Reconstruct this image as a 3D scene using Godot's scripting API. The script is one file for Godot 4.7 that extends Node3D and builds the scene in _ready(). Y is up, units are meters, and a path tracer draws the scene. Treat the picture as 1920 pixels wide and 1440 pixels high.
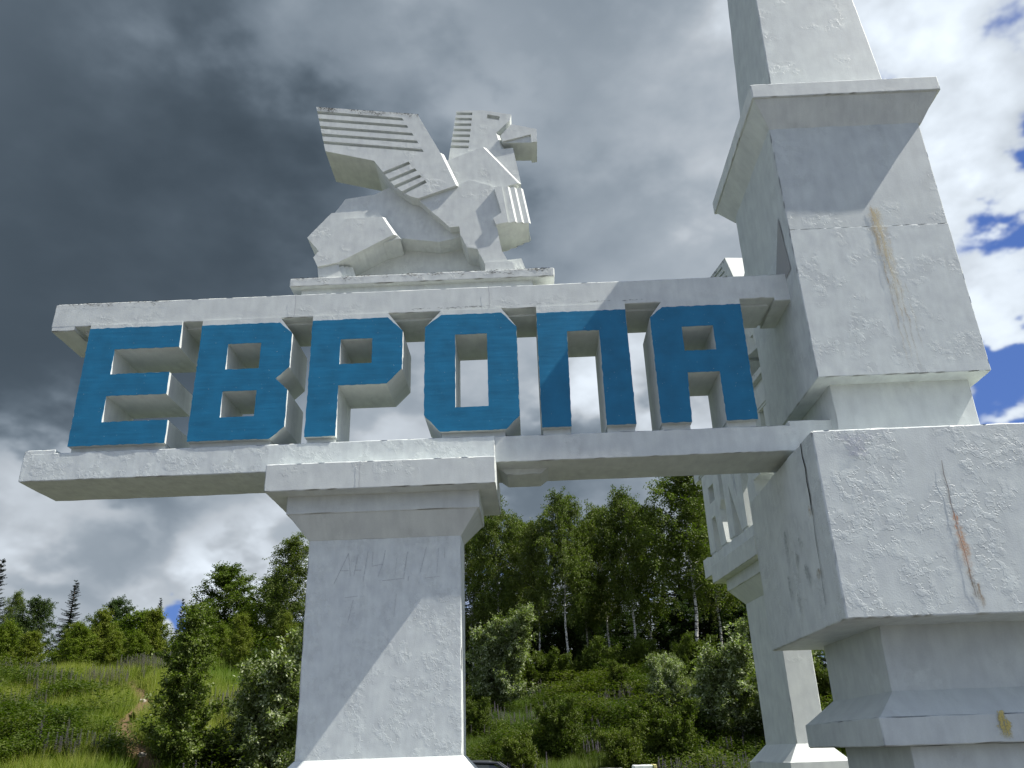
extends Node3D
# White concrete road monument with a winged beast on its name gate, wooded bank behind.

var M := {}
var rng := RandomNumberGenerator.new()
var surf := FastNoiseLite.new()
var lumps := FastNoiseLite.new()
const TC := Vector3(4.76, 0, -10.66)      # centre of the tower in plan

func _ready():
	rng.seed = 7
	surf.seed = 3; surf.frequency = 1.3; surf.fractal_octaves = 3
	lumps.seed = 11; lumps.frequency = 0.07; lumps.fractal_octaves = 3
	set_camera(); set_sky(); set_sun()
	make_materials()
	make_ground()
	make_obelisk()
	make_europe_sign()
	make_asia_sign()
	make_vegetation()
	make_cars_and_stones()

func set_camera():
	var c := Camera3D.new()
	c.name = "camera"
	c.transform = Transform3D(Basis(Vector3(0.9990863, -0.03173205, -0.02862934), Vector3(0.04061158, 0.91356408, 0.40466205), Vector3(0.01331398, -0.405455, 0.91401804)), Vector3(0, 1.6, 0))
	c.fov = 49.53; c.near = 0.05; c.far = 2000.0
	add_child(c)
	c.current = true

func set_sun():
	var l := DirectionalLight3D.new()
	l.name = "sun"
	var d := Vector3(0.5947, 0.797, 0.1064)
	l.look_at_from_position(d, Vector3.ZERO, Vector3.UP)
	l.light_energy = 1.6
	l.light_color = Color(1.0, 0.98, 0.95)
	l.light_angular_distance = 0.5
	l.shadow_enabled = true
	add_child(l)

# ---------------------------------------------------------------- sky
func direction(az: float, el: float) -> Vector3:
	var a := deg_to_rad(az); var e := deg_to_rad(el)
	return Vector3(sin(a) * cos(e), sin(e), -cos(a) * cos(e))

var sky_big := FastNoiseLite.new()
var sky_fine := FastNoiseLite.new()
var sky_holes := FastNoiseLite.new()
var field: Image

# azimuth, elevation, brightness, cover, reach in degrees: where the storm cloud is dark and where it breaks
const CLOUDS := [
	[-40, 42, .135, 1, 6], [-34, 37, .10, 1, 6], [-34, 31, .08, 1, 6], [-34, 24, .085, 1, 6], [-24, 33, .09, 1, 6], [-26, 26, .095, 1, 6], [-14, 36, .13, 1, 5], [-24.5, 46, .24, 1, 3.5], [-30, 45, .14, 1, 4], [-12, 47, .27, 1, 5], [-6, 43, .25, 1, 4], [-0.4, 43.5, .48, 1, 3.0], [-5, 34, .19, 1, 5], [3, 38, .30, 1, 4], [5, 48, .27, 1, 4],
	[11.7, 45, .34, 1, 5], [10, 34.7, .32, 1, 5], [14, 31, .46, 1, 4], [20, 42, .46, 1, 5], [-32.5, 15.5, .72, 1, 2.6], [-36, 13, .6, 1, 3], [-28, 14.6, .62, 1, 2.4], [-24.6, 15.0, .26, 1, 2.2], [-31, 19.5, .13, 1, 2.5], [-21, 18, .22, 1, 2.6], [-28.6, 10.4, .30, 1, 2.6], [-18, 14, .95, 1, 2.3], [-20.5, 12.6, .75, 1, 2], [-15, 18, .4, 1, 4],
	[-21, 11, .5, 1, 2.2], [-22.2, 8.6, .5, .12, 1.2], [-25, 8.4, .95, 1, 1.3], [-30, 7, .5, 1, 3], [0.4, 15.8, .19, 1, 3.0], [5, 18, .26, 1, 3.2], [5.2, 23.6, .75, 1, 3.2], [9, 24, .72, 1, 3.5], [-4, 24.7, .52, 1, 3.5], [13, 16, .6, .7, 4], [10, 12, .45, 1, 3],
	[32, 36, .88, 1, 4], [29.5, 42, .9, .8, 3], [36, 39.5, .8, .5, 1.7], [31.5, 39.5, .8, .40, 1.4], [35, 34, .85, 1, 2.5], [34, 44, .85, .75, 3], [34.4, 28.2, .7, .0, 3.0], [32.0, 31, .85, 1, 1.8], [32, 25, .95, 1, 2.0], [37, 24.5, .8, .8, 2], [31.7, 21.3, .7, .03, 2.4], [31, 18, .6, .1, 2.6], [33.8, 18.3, .9, .9, 1.0], [26, 34, .7, 1, 4], [24, 26, .7, 1, 5],
	[45, 30, .7, .6, 8], [60, 35, .7, .6, 14], [-55, 30, .16, 1, 10], [-60, 55, .22, 1, 10], [0, 60, .4, 1, 10], [40, 60, .6, .7, 12], [45, 8, .6, .7, 8]]

func set_sky():
	sky_big.seed = 5; sky_big.frequency = 1.5; sky_big.fractal_octaves = 4
	sky_fine.seed = 21; sky_fine.frequency = 4.2; sky_fine.fractal_octaves = 6; sky_fine.fractal_gain = 0.5
	sky_holes.seed = 33; sky_holes.frequency = 7.0; sky_holes.fractal_octaves = 6; sky_holes.fractal_gain = 0.55
	field = Image.create(361, 91, false, Image.FORMAT_RGBF)
	var dirs := []
	for s in CLOUDS:
		var k := deg_to_rad(s[4])
		dirs.append([direction(s[0], s[1]), s[2], s[3], 1.0 / (k * k)])
	for j in 91:
		for i in 361:
			var d := direction(i - 180.0, float(j))
			var w := 0.012; var b := 0.012 * 0.70; var cv := 0.012 * 0.52
			for s in dirs:
				var a2: float = 2.0 * (1.0 - d.dot(s[0]))
				var x: float = a2 * s[3]
				if x < 14.0:
					var g := exp(-x)
					w += g; b += g * s[1]; cv += g * s[2]
			field.set_pixel(i, j, Color(b / w, cv / w, 0))
	var low := sky_part(1024, 512, 0, 0, 1024, 512)
	low.resize(4096, 2048, Image.INTERPOLATE_CUBIC)
	# the part that is seen sharpest is computed at the full resolution of the same function
	for x0 in [0, 4096 - 512]:
		low.blit_rect(sky_part(4096, 2048, x0, 364, 512, 660), Rect2i(0, 0, 512, 660), Vector2i(x0, 364))
	var m := PanoramaSkyMaterial.new()
	m.panorama = ImageTexture.create_from_image(low)
	var s := Sky.new()
	s.sky_material = m
	var e := Environment.new()
	e.background_mode = Environment.BG_SKY
	e.sky = s
	e.tonemap_mode = Environment.TONE_MAPPER_LINEAR
	e.tonemap_exposure = 1.42
	e.background_energy_multiplier = 1.0
	e.sdfgi_enabled = true; e.ssao_enabled = true; e.ssil_enabled = true
	var w := WorldEnvironment.new()
	w.name = "environment"
	w.environment = e
	add_child(w)

func field_at(az: float, el: float) -> Color:
	var x := clampf(az + 180.0, 0.0, 359.99); var y := clampf(el, 0.0, 89.99)
	var i := int(x); var j := int(y)
	return field.get_pixel(i, j).lerp(field.get_pixel(i + 1, j), x - i).lerp(field.get_pixel(i, j + 1).lerp(field.get_pixel(i + 1, j + 1), x - i), y - j)

func sky_part(w: int, h: int, x0: int, y0: int, pw: int, ph: int) -> Image:
	var im := Image.create(pw, ph, false, Image.FORMAT_RGBF)
	for py in ph:
		var el := 90.0 - (y0 + py + 0.5) / h * 180.0
		if el < -3.0:
			for px in pw:
				im.set_pixel(px, py, Color(0.11, 0.12, 0.11))
			continue
		for px in pw:
			var az := wrapf((x0 + px + 0.5) / w * 360.0, -180.0, 180.0)   # a panorama begins straight ahead, at -z
			var d := direction(az, el)
			var q := Vector3(d.x, d.y * 1.7, d.z)
			var big := sky_big.get_noise_3dv(q * 1.6)
			var fine := sky_fine.get_noise_3dv(q * 1.7)
			var hole := sky_holes.get_noise_3dv(q)
			var f := field_at(az + fine * 7.0 + hole * 1.5 + big * 3.0, el + hole * 2.5 + fine * 5.0 + big * 3.0)
			var b: float = f.r * (1.0 + 0.17 * fine + 0.16 * big + 0.07 * hole) * (1.0 + (0.4 * hole + 0.2 * fine) * smoothstep(0.3, 0.7, f.r))
			var c := smoothstep(0.34, 0.62, f.g + (hole * 0.55 + fine * 0.25) * (1.0 - 0.6 * smoothstep(0.85, 1.0, f.g)))
			var t := clampf((b - 0.04) / 0.5, 0.0, 1.0)
			var tint := Color(0.67, 1.0, 1.36).lerp(Color(0.91, 1.0, 1.10), pow(t, 0.6))
			b = minf(b, 1.05)
			# thin cloud at the rim of a hole is bright
			b += c * (1.0 - c) * 0.25 * b
			var up := clampf(el / 45.0, 0.0, 1.0)
			var blue := Color(0.16, 0.31, 0.70).lerp(Color(0.075, 0.155, 0.48), sqrt(up))
			var o := Color(b * tint.r, b * tint.g, b * tint.b)
			o = blue.lerp(o, c)
			im.set_pixel(px, py, Color(o.r / 1.42, o.g / 1.42, o.b / 1.42))
	return im

# ---------------------------------------------------------------- materials
func lin(r: float, g: float, b: float) -> Color:
	return Color(r, g, b).linear_to_srgb()

func seamless(n: FastNoiseLite, size: int) -> PackedByteArray:
	var im := n.get_seamless_image(size, size, false, false, 0.15, true)
	im.convert(Image.FORMAT_L8)
	return im.get_data()

func noise(sd: int, f: float, oct: int, kind := FastNoiseLite.TYPE_SIMPLEX_SMOOTH) -> FastNoiseLite:
	var n := FastNoiseLite.new()
	n.noise_type = kind; n.seed = sd; n.frequency = f; n.fractal_octaves = oct
	return n

func paint_textures(sd: int, flake: float) -> Array:
	# relief of many coats of paint: flat plateaus with curled, broken rims where a coat came off, fine grit over all
	var S := 1024
	var an := noise(sd, 0.014, 6)
	an.fractal_gain = 0.58
	var a := seamless(an, S)
	var br := seamless(noise(sd + 7, 0.03, 2), S)
	var m := seamless(noise(sd + 1, 0.0035, 3), S)
	var g := seamless(noise(sd + 2, 0.11, 3), S)
	var o := seamless(noise(sd + 3, 0.006, 5), S)
	var st := noise(sd + 4, 0.02, 4).get_seamless_image(S, 256, false, false, 0.15, true)
	st.resize(S, S)
	st.convert(Image.FORMAT_L8)
	var sb := st.get_data()
	var hh := PackedByteArray(); hh.resize(S * S)
	var cc := PackedByteArray(); cc.resize(S * S * 3)
	for i in S * S:
		var av := a[i] / 255.0
		var mask := clampf((m[i] / 255.0 - 0.5 + (flake - 0.5) * 0.6) * 5.0 + 0.5, 0.0, 1.0)
		var t := clampf((av - 0.49) / 0.03, 0.0, 1.0)
		var rim := clampf(1.0 - absf(av - 0.525) / 0.02, 0.0, 1.0) * clampf((br[i] / 255.0 - 0.44) * 6.0, 0.0, 1.0)
		var t2 := clampf((av - 0.66) / 0.03, 0.0, 1.0)
		var h := 0.30 + (0.16 * t + 0.26 * rim + 0.10 * t2) * mask + 0.06 * (g[i] / 255.0 - 0.5) + 0.10 * (o[i] / 255.0 - 0.5)
		hh[i] = int(clampf(h, 0.0, 1.0) * 255.0)
		var gr := o[i] / 255.0
		var strk := sb[i] / 255.0
		var v := 0.945 + 0.08 * (gr - 0.5) + 0.05 * (strk - 0.5) + 0.03 * (g[i] / 255.0 - 0.5) - 0.025 * (1.0 - t) * mask
		cc[3 * i] = int(clampf(v, 0, 1) * 248.0); cc[3 * i + 1] = int(clampf(v, 0, 1) * 248.0); cc[3 * i + 2] = int(clampf(v + 0.012 * (0.5 - gr), 0, 1) * 246.0)
	var hi := Image.create_from_data(S, S, false, Image.FORMAT_L8, hh)
	var ci := Image.create_from_data(S, S, false, Image.FORMAT_RGB8, cc)
	ci.generate_mipmaps(); hi.generate_mipmaps()
	return [ImageTexture.create_from_image(ci), ImageTexture.create_from_image(hi)]

func brushed_blue() -> Array:   # gloss paint put on with a wide brush, worn through here and there
	var S := 512
	var st := noise(71, 0.03, 4).get_seamless_image(64, S, false, false, 0.15, true)
	st.resize(S, S, Image.INTERPOLATE_CUBIC); st.convert(Image.FORMAT_L8)
	var a := st.get_data(); var o := seamless(noise(72, 0.008, 4), S); var c := seamless(noise(73, 0.06, 5), S)
	var cc := PackedByteArray(); cc.resize(S * S * 3)
	for i in S * S:
		var v := 1.0 + 0.05 * (a[i] / 255.0 - 0.5) + 0.30 * (o[i] / 255.0 - 0.5)
		var chip := clampf((c[i] / 255.0 - 0.86) * 30.0, 0.0, 1.0) * 0.6
		var k := Color(0.010 * v, 0.158 * v, 0.295 * v).lerp(Color(.5, .52, .52), chip).linear_to_srgb()
		cc[3 * i] = int(k.r * 255.0); cc[3 * i + 1] = int(k.g * 255.0); cc[3 * i + 2] = int(k.b * 255.0)
	return [ImageTexture.create_from_image(Image.create_from_data(S, S, false, Image.FORMAT_RGB8, cc)), ImageTexture.create_from_image(Image.create_from_data(S, S, false, Image.FORMAT_L8, a))]

func paint_material(tex: Array, tint: Color, per_metre: float, relief: float, rough: float) -> StandardMaterial3D:
	var m := StandardMaterial3D.new()
	m.albedo_color = tint
	m.albedo_texture = tex[0]
	m.roughness = rough
	m.metallic_specular = 0.4
	m.uv1_triplanar = true; m.uv1_world_triplanar = true
	m.uv1_triplanar_sharpness = 8.0
	m.uv1_scale = Vector3.ONE * per_metre
	m.heightmap_enabled = true
	m.heightmap_texture = tex[1]
	m.heightmap_scale = relief
	return m

func plain(c: Color, rough := 0.8, vertex := false) -> StandardMaterial3D:
	var m := StandardMaterial3D.new()
	m.albedo_color = c
	m.roughness = rough
	m.metallic_specular = 0.35
	m.vertex_color_use_as_albedo = vertex
	return m

func make_materials():
	var smooth := paint_textures(40, 0.22)
	var medium := paint_textures(50, 0.36)
	var flaky := paint_textures(60, 0.48)
	M.white = paint_material(smooth, lin(0.76, 0.80, 0.78), 0.36, 0.7, 0.7)
	M.flaky = paint_material(flaky, lin(0.79, 0.84, 0.83), 0.58, 0.75, 0.6)
	M.block = paint_material(flaky, lin(0.73, 0.78, 0.77), 0.36, 1.25, 0.5)
	M.tower = paint_material(smooth, lin(0.665, 0.715, 0.705), 0.34, 0.7, 0.5)
	M.lion = paint_material(smooth, lin(0.78, 0.815, 0.79), 0.55, 0.8, 0.7)
	M.tower_low = paint_material(medium, lin(0.69, 0.742, 0.735), 0.50, 0.5, 0.45)
	M.blue = paint_material(brushed_blue(), Color.WHITE, 0.6, 0.15, 0.42)
	M.crack = plain(lin(0.015, 0.015, 0.02), 0.95)
	M.scratch = plain(lin(0.48, 0.495, 0.505), 0.9)
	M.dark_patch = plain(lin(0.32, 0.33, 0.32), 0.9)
	M.bark = plain(lin(0.09, 0.07, 0.05), 0.95)
	M.leaf = plain(Color.WHITE, 0.55, true)
	M.leaf.backlight_enabled = true
	M.leaf.backlight = Color(0.80, 0.90, 0.42)
	M.needle = plain(Color.WHITE, 0.7, true)
	M.birch = birch_bark()

func birch_bark() -> StandardMaterial3D:
	var n := noise(90, 0.03, 4)
	var k := seamless(n, 256)
	var cc := PackedByteArray(); cc.resize(256 * 256 * 3)
	var src := Image.create_from_data(256, 256, false, Image.FORMAT_L8, k)
	for y in 256:
		for x in 256:
			var v := src.get_pixel((x / 5 + 40) % 256, (y * 3) % 256).r
			var c := Vector3(205, 202, 192) if v < 0.60 else Vector3(48, 44, 40)
			c *= 0.9 + 0.1 * src.get_pixel(y, x).r
			var i := 3 * (y * 256 + x)
			cc[i] = int(c.x); cc[i + 1] = int(c.y); cc[i + 2] = int(c.z)
	var m := StandardMaterial3D.new()
	m.albedo_texture = ImageTexture.create_from_image(Image.create_from_data(256, 256, false, Image.FORMAT_RGB8, cc))
	m.roughness = 0.8
	return m

# ---------------------------------------------------------------- building helpers
func tagged(o: Node, label: String, category: String, group := "") -> Node:
	o.set_meta("label", label); o.set_meta("category", category)
	if group != "":
		o.set_meta("group", group)
	return o

func thing(called: String, label: String, category: String, at := Vector3.ZERO, group := "") -> Node3D:
	var o := Node3D.new()
	o.name = numbered(called)
	add_child(o)
	o.position = at
	tagged(o, label, category, group)
	return o

func numbered(called: String) -> String:
	if not has_node(called):
		return called
	var k := 1
	while has_node("%s_%03d" % [called, k]):
		k += 1
	return "%s_%03d" % [called, k]

func part(called: String, mesh: Mesh, mat: Material, parent: Node) -> MeshInstance3D:
	var o := MeshInstance3D.new()
	var nm := called; var k := 1
	while parent.has_node(nm):
		nm = "%s_%03d" % [called, k]; k += 1
	o.name = nm
	o.mesh = mesh
	if mat:
		o.material_override = mat
	parent.add_child(o)
	return o

class Shape:
	var v := PackedVector3Array()
	var n := PackedVector3Array()
	var c := PackedColorArray()
	var uv := PackedVector2Array()
	func tri(a: Vector3, b: Vector3, d: Vector3, out: Vector3) -> void:
		var x := (b - a).cross(d - a)
		if x.length_squared() < 1e-14:
			return
		if x.dot(out) > 0.0:   # clockwise seen from outside
			var t := b; b = d; d = t
		var nn := out.normalized()
		v.append(a); v.append(b); v.append(d)
		n.append(nn); n.append(nn); n.append(nn)
	func quad(a: Vector3, b: Vector3, d: Vector3, e: Vector3, out: Vector3) -> void:
		var x := (d - a).cross(e - b)
		var nn := x if x.dot(out) > 0.0 else -x
		tri(a, b, d, nn); tri(a, d, e, nn)
	func mesh() -> ArrayMesh:
		var a := []
		a.resize(Mesh.ARRAY_MAX)
		a[Mesh.ARRAY_VERTEX] = v; a[Mesh.ARRAY_NORMAL] = n
		if c.size() == v.size():
			a[Mesh.ARRAY_COLOR] = c
		if uv.size() == v.size():
			a[Mesh.ARRAY_TEX_UV] = uv
		var m := ArrayMesh.new()
		m.add_surface_from_arrays(Mesh.PRIMITIVE_TRIANGLES, a)
		return m

func ticks(h: float, r: float, step: float) -> PackedFloat32Array:
	var o := PackedFloat32Array([-h, -h + r * 0.4, -h + r])
	var inner := 2.0 * (h - r)
	var k := maxi(1, int(ceil(inner / step)))
	for i in range(1, k):
		o.append(-h + r + inner * i / k)
	o.append(h - r); o.append(h - r * 0.4); o.append(h)
	return o

# a cast concrete block: worn, rounded, slightly wavy edges. lo, hi: opposite corners; top: how far each side draws in towards the top
func cast_box(s: Shape, lo: Vector3, hi: Vector3, r := 0.014, step := 0.16, amp := 0.004, top := Vector2.ZERO, bottom := Vector2.ZERO, chips := 1.0):
	var c := (lo + hi) / 2.0; var h := (hi - lo) / 2.0
	r = minf(r, minf(h.x, minf(h.y, h.z)) * 0.6)
	for axis in 3:
		var b := (axis + 1) % 3; var d := (axis + 2) % 3
		var tu := ticks(h[b], r, step); var tv := ticks(h[d], r, step)
		for side in [-1.0, 1.0]:
			var P := []; var N := []
			for i in tu.size():
				var rowp := PackedVector3Array(); var rown := PackedVector3Array()
				for j in tv.size():
					var p := Vector3.ZERO
					p[axis] = h[axis] * side; p[b] = tu[i]; p[d] = tv[j]
					var q := Vector3(clampf(p.x, -h.x + r, h.x - r), clampf(p.y, -h.y + r, h.y - r), clampf(p.z, -h.z + r, h.z - r))
					var nn := (p - q).normalized()
					var w := q + nn * r
					var edge := 1.0 - maxf(absf(nn.x), maxf(absf(nn.y), absf(nn.z)))
					var at := w + c
					var n1 := surf.get_noise_3dv(at * 1.6)
					w += nn * (n1 * amp)
					if edge > 0.02:
						var n2 := surf.get_noise_3dv(at * 6.0 + Vector3(9, 3, 5))
						w -= nn * (maxf(0.0, n2 - 0.08) * 0.075 * chips + absf(surf.get_noise_3dv(at * 15.0)) * 0.006)
					var ty := (w.y + h.y) / (2.0 * h.y)
					w.x -= signf(w.x) * (absf(w.x) / h.x) * (top.x * ty + bottom.x * (1.0 - ty))
					w.z -= signf(w.z) * (absf(w.z) / h.z) * (top.y * ty + bottom.y * (1.0 - ty))
					var nt := nn
					var slope := (top - bottom) / (2.0 * h.y)
					if absf(nn.x) > 0.5: nt.y += absf(nn.x) * slope.x
					if absf(nn.z) > 0.5: nt.y += absf(nn.z) * slope.y
					rowp.append(w + c); rown.append(nt.normalized())
				P.append(rowp); N.append(rown)
			for i in tu.size() - 1:
				for j in tv.size() - 1:
					var idx := [[i, j], [i + 1, j], [i + 1, j + 1], [i, j + 1]]
					if side < 0.0:
						idx = [[i, j], [i, j + 1], [i + 1, j + 1], [i + 1, j]]
					# outward is +axis for side>0; clockwise order is a, d, c / a, c, b
					for k in [[0, 2, 1], [0, 3, 2]]:
						for t in k:
							s.v.append(P[idx[t][0]][idx[t][1]]); s.n.append(N[idx[t][0]][idx[t][1]])

func box_part(called: String, lo: Vector3, hi: Vector3, mat: Material, parent: Node, r := 0.014, step := 0.16, amp := 0.004, top := Vector2.ZERO, bottom := Vector2.ZERO) -> MeshInstance3D:
	var s := Shape.new()
	cast_box(s, lo, hi, r, step, amp, top, bottom)
	return part(called, s.mesh(), mat, parent)

func area2(p: PackedVector2Array) -> float:
	var a := 0.0
	for i in p.size():
		var q := p[(i + 1) % p.size()]
		a += p[i].x * q.y - q.x * p[i].y
	return a

func walls(s: Shape, p: PackedVector2Array, z0: float, z1: float, hole := false):
	var ccw := area2(p) > 0.0
	for i in p.size():
		var a := p[i]; var b := p[(i + 1) % p.size()]
		var e := b - a
		var out := Vector3(e.y, -e.x, 0) if ccw else Vector3(-e.y, e.x, 0)
		if hole:
			out = -out
		s.quad(Vector3(a.x, a.y, z0), Vector3(b.x, b.y, z0), Vector3(b.x, b.y, z1), Vector3(a.x, a.y, z1), out)

func cap(s: Shape, p: PackedVector2Array, z: float, toward: float):
	var t := Geometry2D.triangulate_polygon(p)
	for i in range(0, t.size(), 3):
		s.tri(Vector3(p[t[i]].x, p[t[i]].y, z), Vector3(p[t[i + 1]].x, p[t[i + 1]].y, z), Vector3(p[t[i + 2]].x, p[t[i + 2]].y, z), Vector3(0, 0, toward))

# polygon without holes that covers the outline less its holes, cut into pieces
func pieces(outline: PackedVector2Array, holes: Array) -> Array:
	if holes.is_empty():
		return [outline]
	var x := 0.0
	for p in holes[0]:
		x += p.x / holes[0].size()
	var o := []
	for halfplane in [PackedVector2Array([Vector2(-50, -50), Vector2(x, -50), Vector2(x, 50), Vector2(-50, 50)]), PackedVector2Array([Vector2(x, -50), Vector2(50, -50), Vector2(50, 50), Vector2(x, 50)])]:
		var now := []
		now.append_array(Geometry2D.intersect_polygons(outline, halfplane))
		for hl in holes:
			var nxt := []
			for q in now:
				nxt.append_array(Geometry2D.clip_polygons(q, hl))
			now = nxt
		o.append_array(now)
	return o

func prism(s: Shape, p: PackedVector2Array, z0: float, z1: float):
	walls(s, p, z0, z1)
	cap(s, p, maxf(z0, z1), 1.0)
	cap(s, p, minf(z0, z1), -1.0)

func poly(a: Array) -> PackedVector2Array:
	var o := PackedVector2Array()
	for i in range(0, a.size(), 2):
		o.append(Vector2(a[i], a[i + 1]))
	return o

# stain: a sheet with ragged transparent rim lying 3 mm off a face
func stain_part(called: String, origin: Vector3, across: Vector3, up: Vector3, im: Image, parent: Node):
	var s := Shape.new()
	var nn := across.cross(up).normalized()
	var a := origin; var b := origin + across; var c := origin + across + up; var d := origin + up
	for t in [[a, Vector2(0, 1)], [c, Vector2(1, 0)], [b, Vector2(1, 1)], [a, Vector2(0, 1)], [d, Vector2(0, 0)], [c, Vector2(1, 0)]]:
		s.v.append(t[0]); s.n.append(nn); s.uv.append(t[1])
	var m := StandardMaterial3D.new()
	m.albedo_texture = ImageTexture.create_from_image(im)
	m.transparency = BaseMaterial3D.TRANSPARENCY_ALPHA
	m.roughness = 0.75
	part(called, s.mesh(), m, parent)

# ---------------------------------------------------------------- the tower
func make_obelisk():
	var o := thing("obelisk", "tall white concrete obelisk with collar, shaft and heavy square block at right", "monument", Vector3.ZERO)
	# plinth, flared footing, pedestal
	box_part("plinth", Vector3(3.88, -0.1, -11.6), Vector3(5.70, 1.545, -9.58), M.tower, o)
	box_part("footing", Vector3(3.545, 1.54, -12.01), Vector3(5.99, 1.825, -9.395), M.tower, o)
	box_part("footing_slope", Vector3(3.55, 1.815, -12.0), Vector3(5.985, 2.09, -9.40), M.tower, o, 0.008, 0.16, 0.003, Vector2(0.315, 0.315))
	box_part("pedestal", Vector3(3.86, 2.06, -11.69), Vector3(5.68, 2.80, -9.715), M.tower, o)
	var b := box_part("block", Vector3(3.28, 2.77, -12.1), Vector3(6.26, 4.885, -9.06), M.block, o, 0.022, 0.06, 0.010)
	box_part("neck", Vector3(3.905, 4.86, -11.5), Vector3(5.665, 5.80, -9.83), M.white, o)
	var sh := box_part("shaft", Vector3(3.68, 5.765, -11.80), Vector3(5.835, 7.97, -9.57), M.tower_low, o, 0.014, 0.07, 0.005)
	box_part("shaft", Vector3(3.684, 7.955, -11.796), Vector3(5.831, 9.72, -9.575), M.tower, o, 0.014, 0.07, 0.005)
	box_part("collar_soffit", Vector3(3.46, 9.68, -12.12), Vector3(6.10, 10.075, -9.345), M.white, o, 0.006, 0.2, 0.002, Vector2.ZERO, Vector2(0.235, 0.235))
	var col := box_part("collar", Vector3(3.445, 10.06, -12.16), Vector3(6.13, 10.31, -9.325), M.white, o, 0.018, 0.06, 0.004)
	box_part("upper_shaft", Vector3(3.905, 10.29, -11.54), Vector3(5.645, 16.5, -9.79), M.tower, o, 0.02, 0.18, 0.006, Vector2(0.27, 0.27))
	box_part("top_cap", Vector3(4.0, 16.45, -11.42), Vector3(5.55, 16.75, -9.91), M.tower, o, 0.02, 0.3)
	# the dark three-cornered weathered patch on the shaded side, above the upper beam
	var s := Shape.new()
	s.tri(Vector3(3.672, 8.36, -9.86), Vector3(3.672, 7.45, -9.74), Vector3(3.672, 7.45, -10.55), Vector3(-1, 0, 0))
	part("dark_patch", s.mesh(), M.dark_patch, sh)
	# the crack down the shaded side of the block, a wandering gap
	var cr := Shape.new()
	var pts := [[4.86, -9.44, .012], [4.70, -9.46, .012], [4.56, -9.43, .014], [4.40, -9.46, .014], [4.22, -9.45, .016], [4.08, -9.47, .012], [3.98, -9.46, .005], [3.80, -9.50, .005], [3.66, -9.52, .006], [3.45, -9.52, .004], [3.2, -9.56, .004], [3.0, -9.57, .003]]
	for i in pts.size() - 1:
		var p = pts[i]; var q = pts[i + 1]
		cr.quad(Vector3(3.268, p[0], p[1] - p[2]), Vector3(3.268, p[0], p[1] + p[2]), Vector3(3.268, q[0], q[1] + q[2]), Vector3(3.268, q[0], q[1] - q[2]), Vector3(-1, 0, 0))
	part("crack", cr.mesh(), M.crack, b)
	var fc := Shape.new()
	var fp := [[4.67, 4.46, .004], [4.655, 4.30, .006], [4.665, 4.14, .005], [4.65, 3.98, .007], [4.66, 3.82, .005], [4.655, 3.62, .004], [4.67, 3.40, .003], [4.66, 3.15, .004], [4.675, 2.95, .003]]
	for i in fp.size() - 1:
		var p = fp[i]; var q = fp[i + 1]
		fc.quad(Vector3(p[0] - p[2], p[1], -9.045), Vector3(p[0] + p[2], p[1], -9.045), Vector3(q[0] + q[2], q[1], -9.045), Vector3(q[0] - q[2], q[1], -9.045), Vector3(0, 0, 1))
	part("crack", fc.mesh(), plain(lin(.30, .29, .28), .95), b)
	stain_part("dark_streaks", Vector3(3.262, 2.8, -11.0), Vector3(0, 0, 1.7), Vector3(0, 1.35, 0), streaks(256, 256, [[.86, .98, .03, .10, .55, .50, .38, .22], [.82, .45, .035, .10, .60, .30, .22, .10], [.55, .80, .03, .16, .35, .12, .15, .15], [.60, .55, .04, .22, .5, .13, .16, .16], [.22, .95, .025, .35, .5, .10, .12, .12], [.15, .55, .03, .25, .5, .12, .14, .14], [.42, .7, .02, .2, .4, .16, .16, .14], [.3, .35, .03, .2, .4, .2, .2, .2]], 3), b)
	stain_part("rust_streak", Vector3(4.24, 2.80, -9.043), Vector3(0.85, 0, 0), Vector3(0, 1.15, 0), streaks(256, 256, [[.50, .92, .025, .66, .9, .50, .20, .08], [.51, .78, .05, .5, .75, .52, .30, .16], [.52, .40, .025, .38, .8, .18, .14, .09], [.57, .25, .02, .25, .8, .28, .20, .12]], 5), b)
	stain_part("faded_patch", Vector3(3.50, 4.52, -9.043), Vector3(0.5, 0, 0), Vector3(0, 0.32, 0), patch(128, 96), b)
	stain_part("rust_streak", Vector3(4.52, 5.8, -9.556), Vector3(0.85, 0, 0), Vector3(0, 2.5, 0), streaks(256, 512, [[.42, .97, .08, .42, .75, .52, .42, .22], [.36, .99, .03, .35, .8, .42, .30, .14], [.45, .9, .05, .6, .7, .55, .46, .28], [.48, .95, .03, .50, .6, .62, .55, .36], [.52, .8, .03, .55, .45, .60, .54, .40], [.36, .75, .010, .75, .75, .36, .28, .16], [.52, .60, .008, .62, .7, .38, .30, .18], [.44, .55, .01, .55, .6, .42, .36, .22], [.62, .5, .007, .45, .5, .40, .36, .25]], 9), sh)
	stain_part("yellow_drip", Vector3(4.70, 1.56, -9.38), Vector3(0.26, 0, 0), Vector3(0, 0.29, 0), streaks(96, 96, [[.35, .99, .16, .95, 1.6, .52, .43, .14], [.5, .7, .12, .68, 1.5, .52, .43, .14]], 41), o.get_node("footing"))
	col.set_meta("label", "square collar where the shaft narrows")

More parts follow.
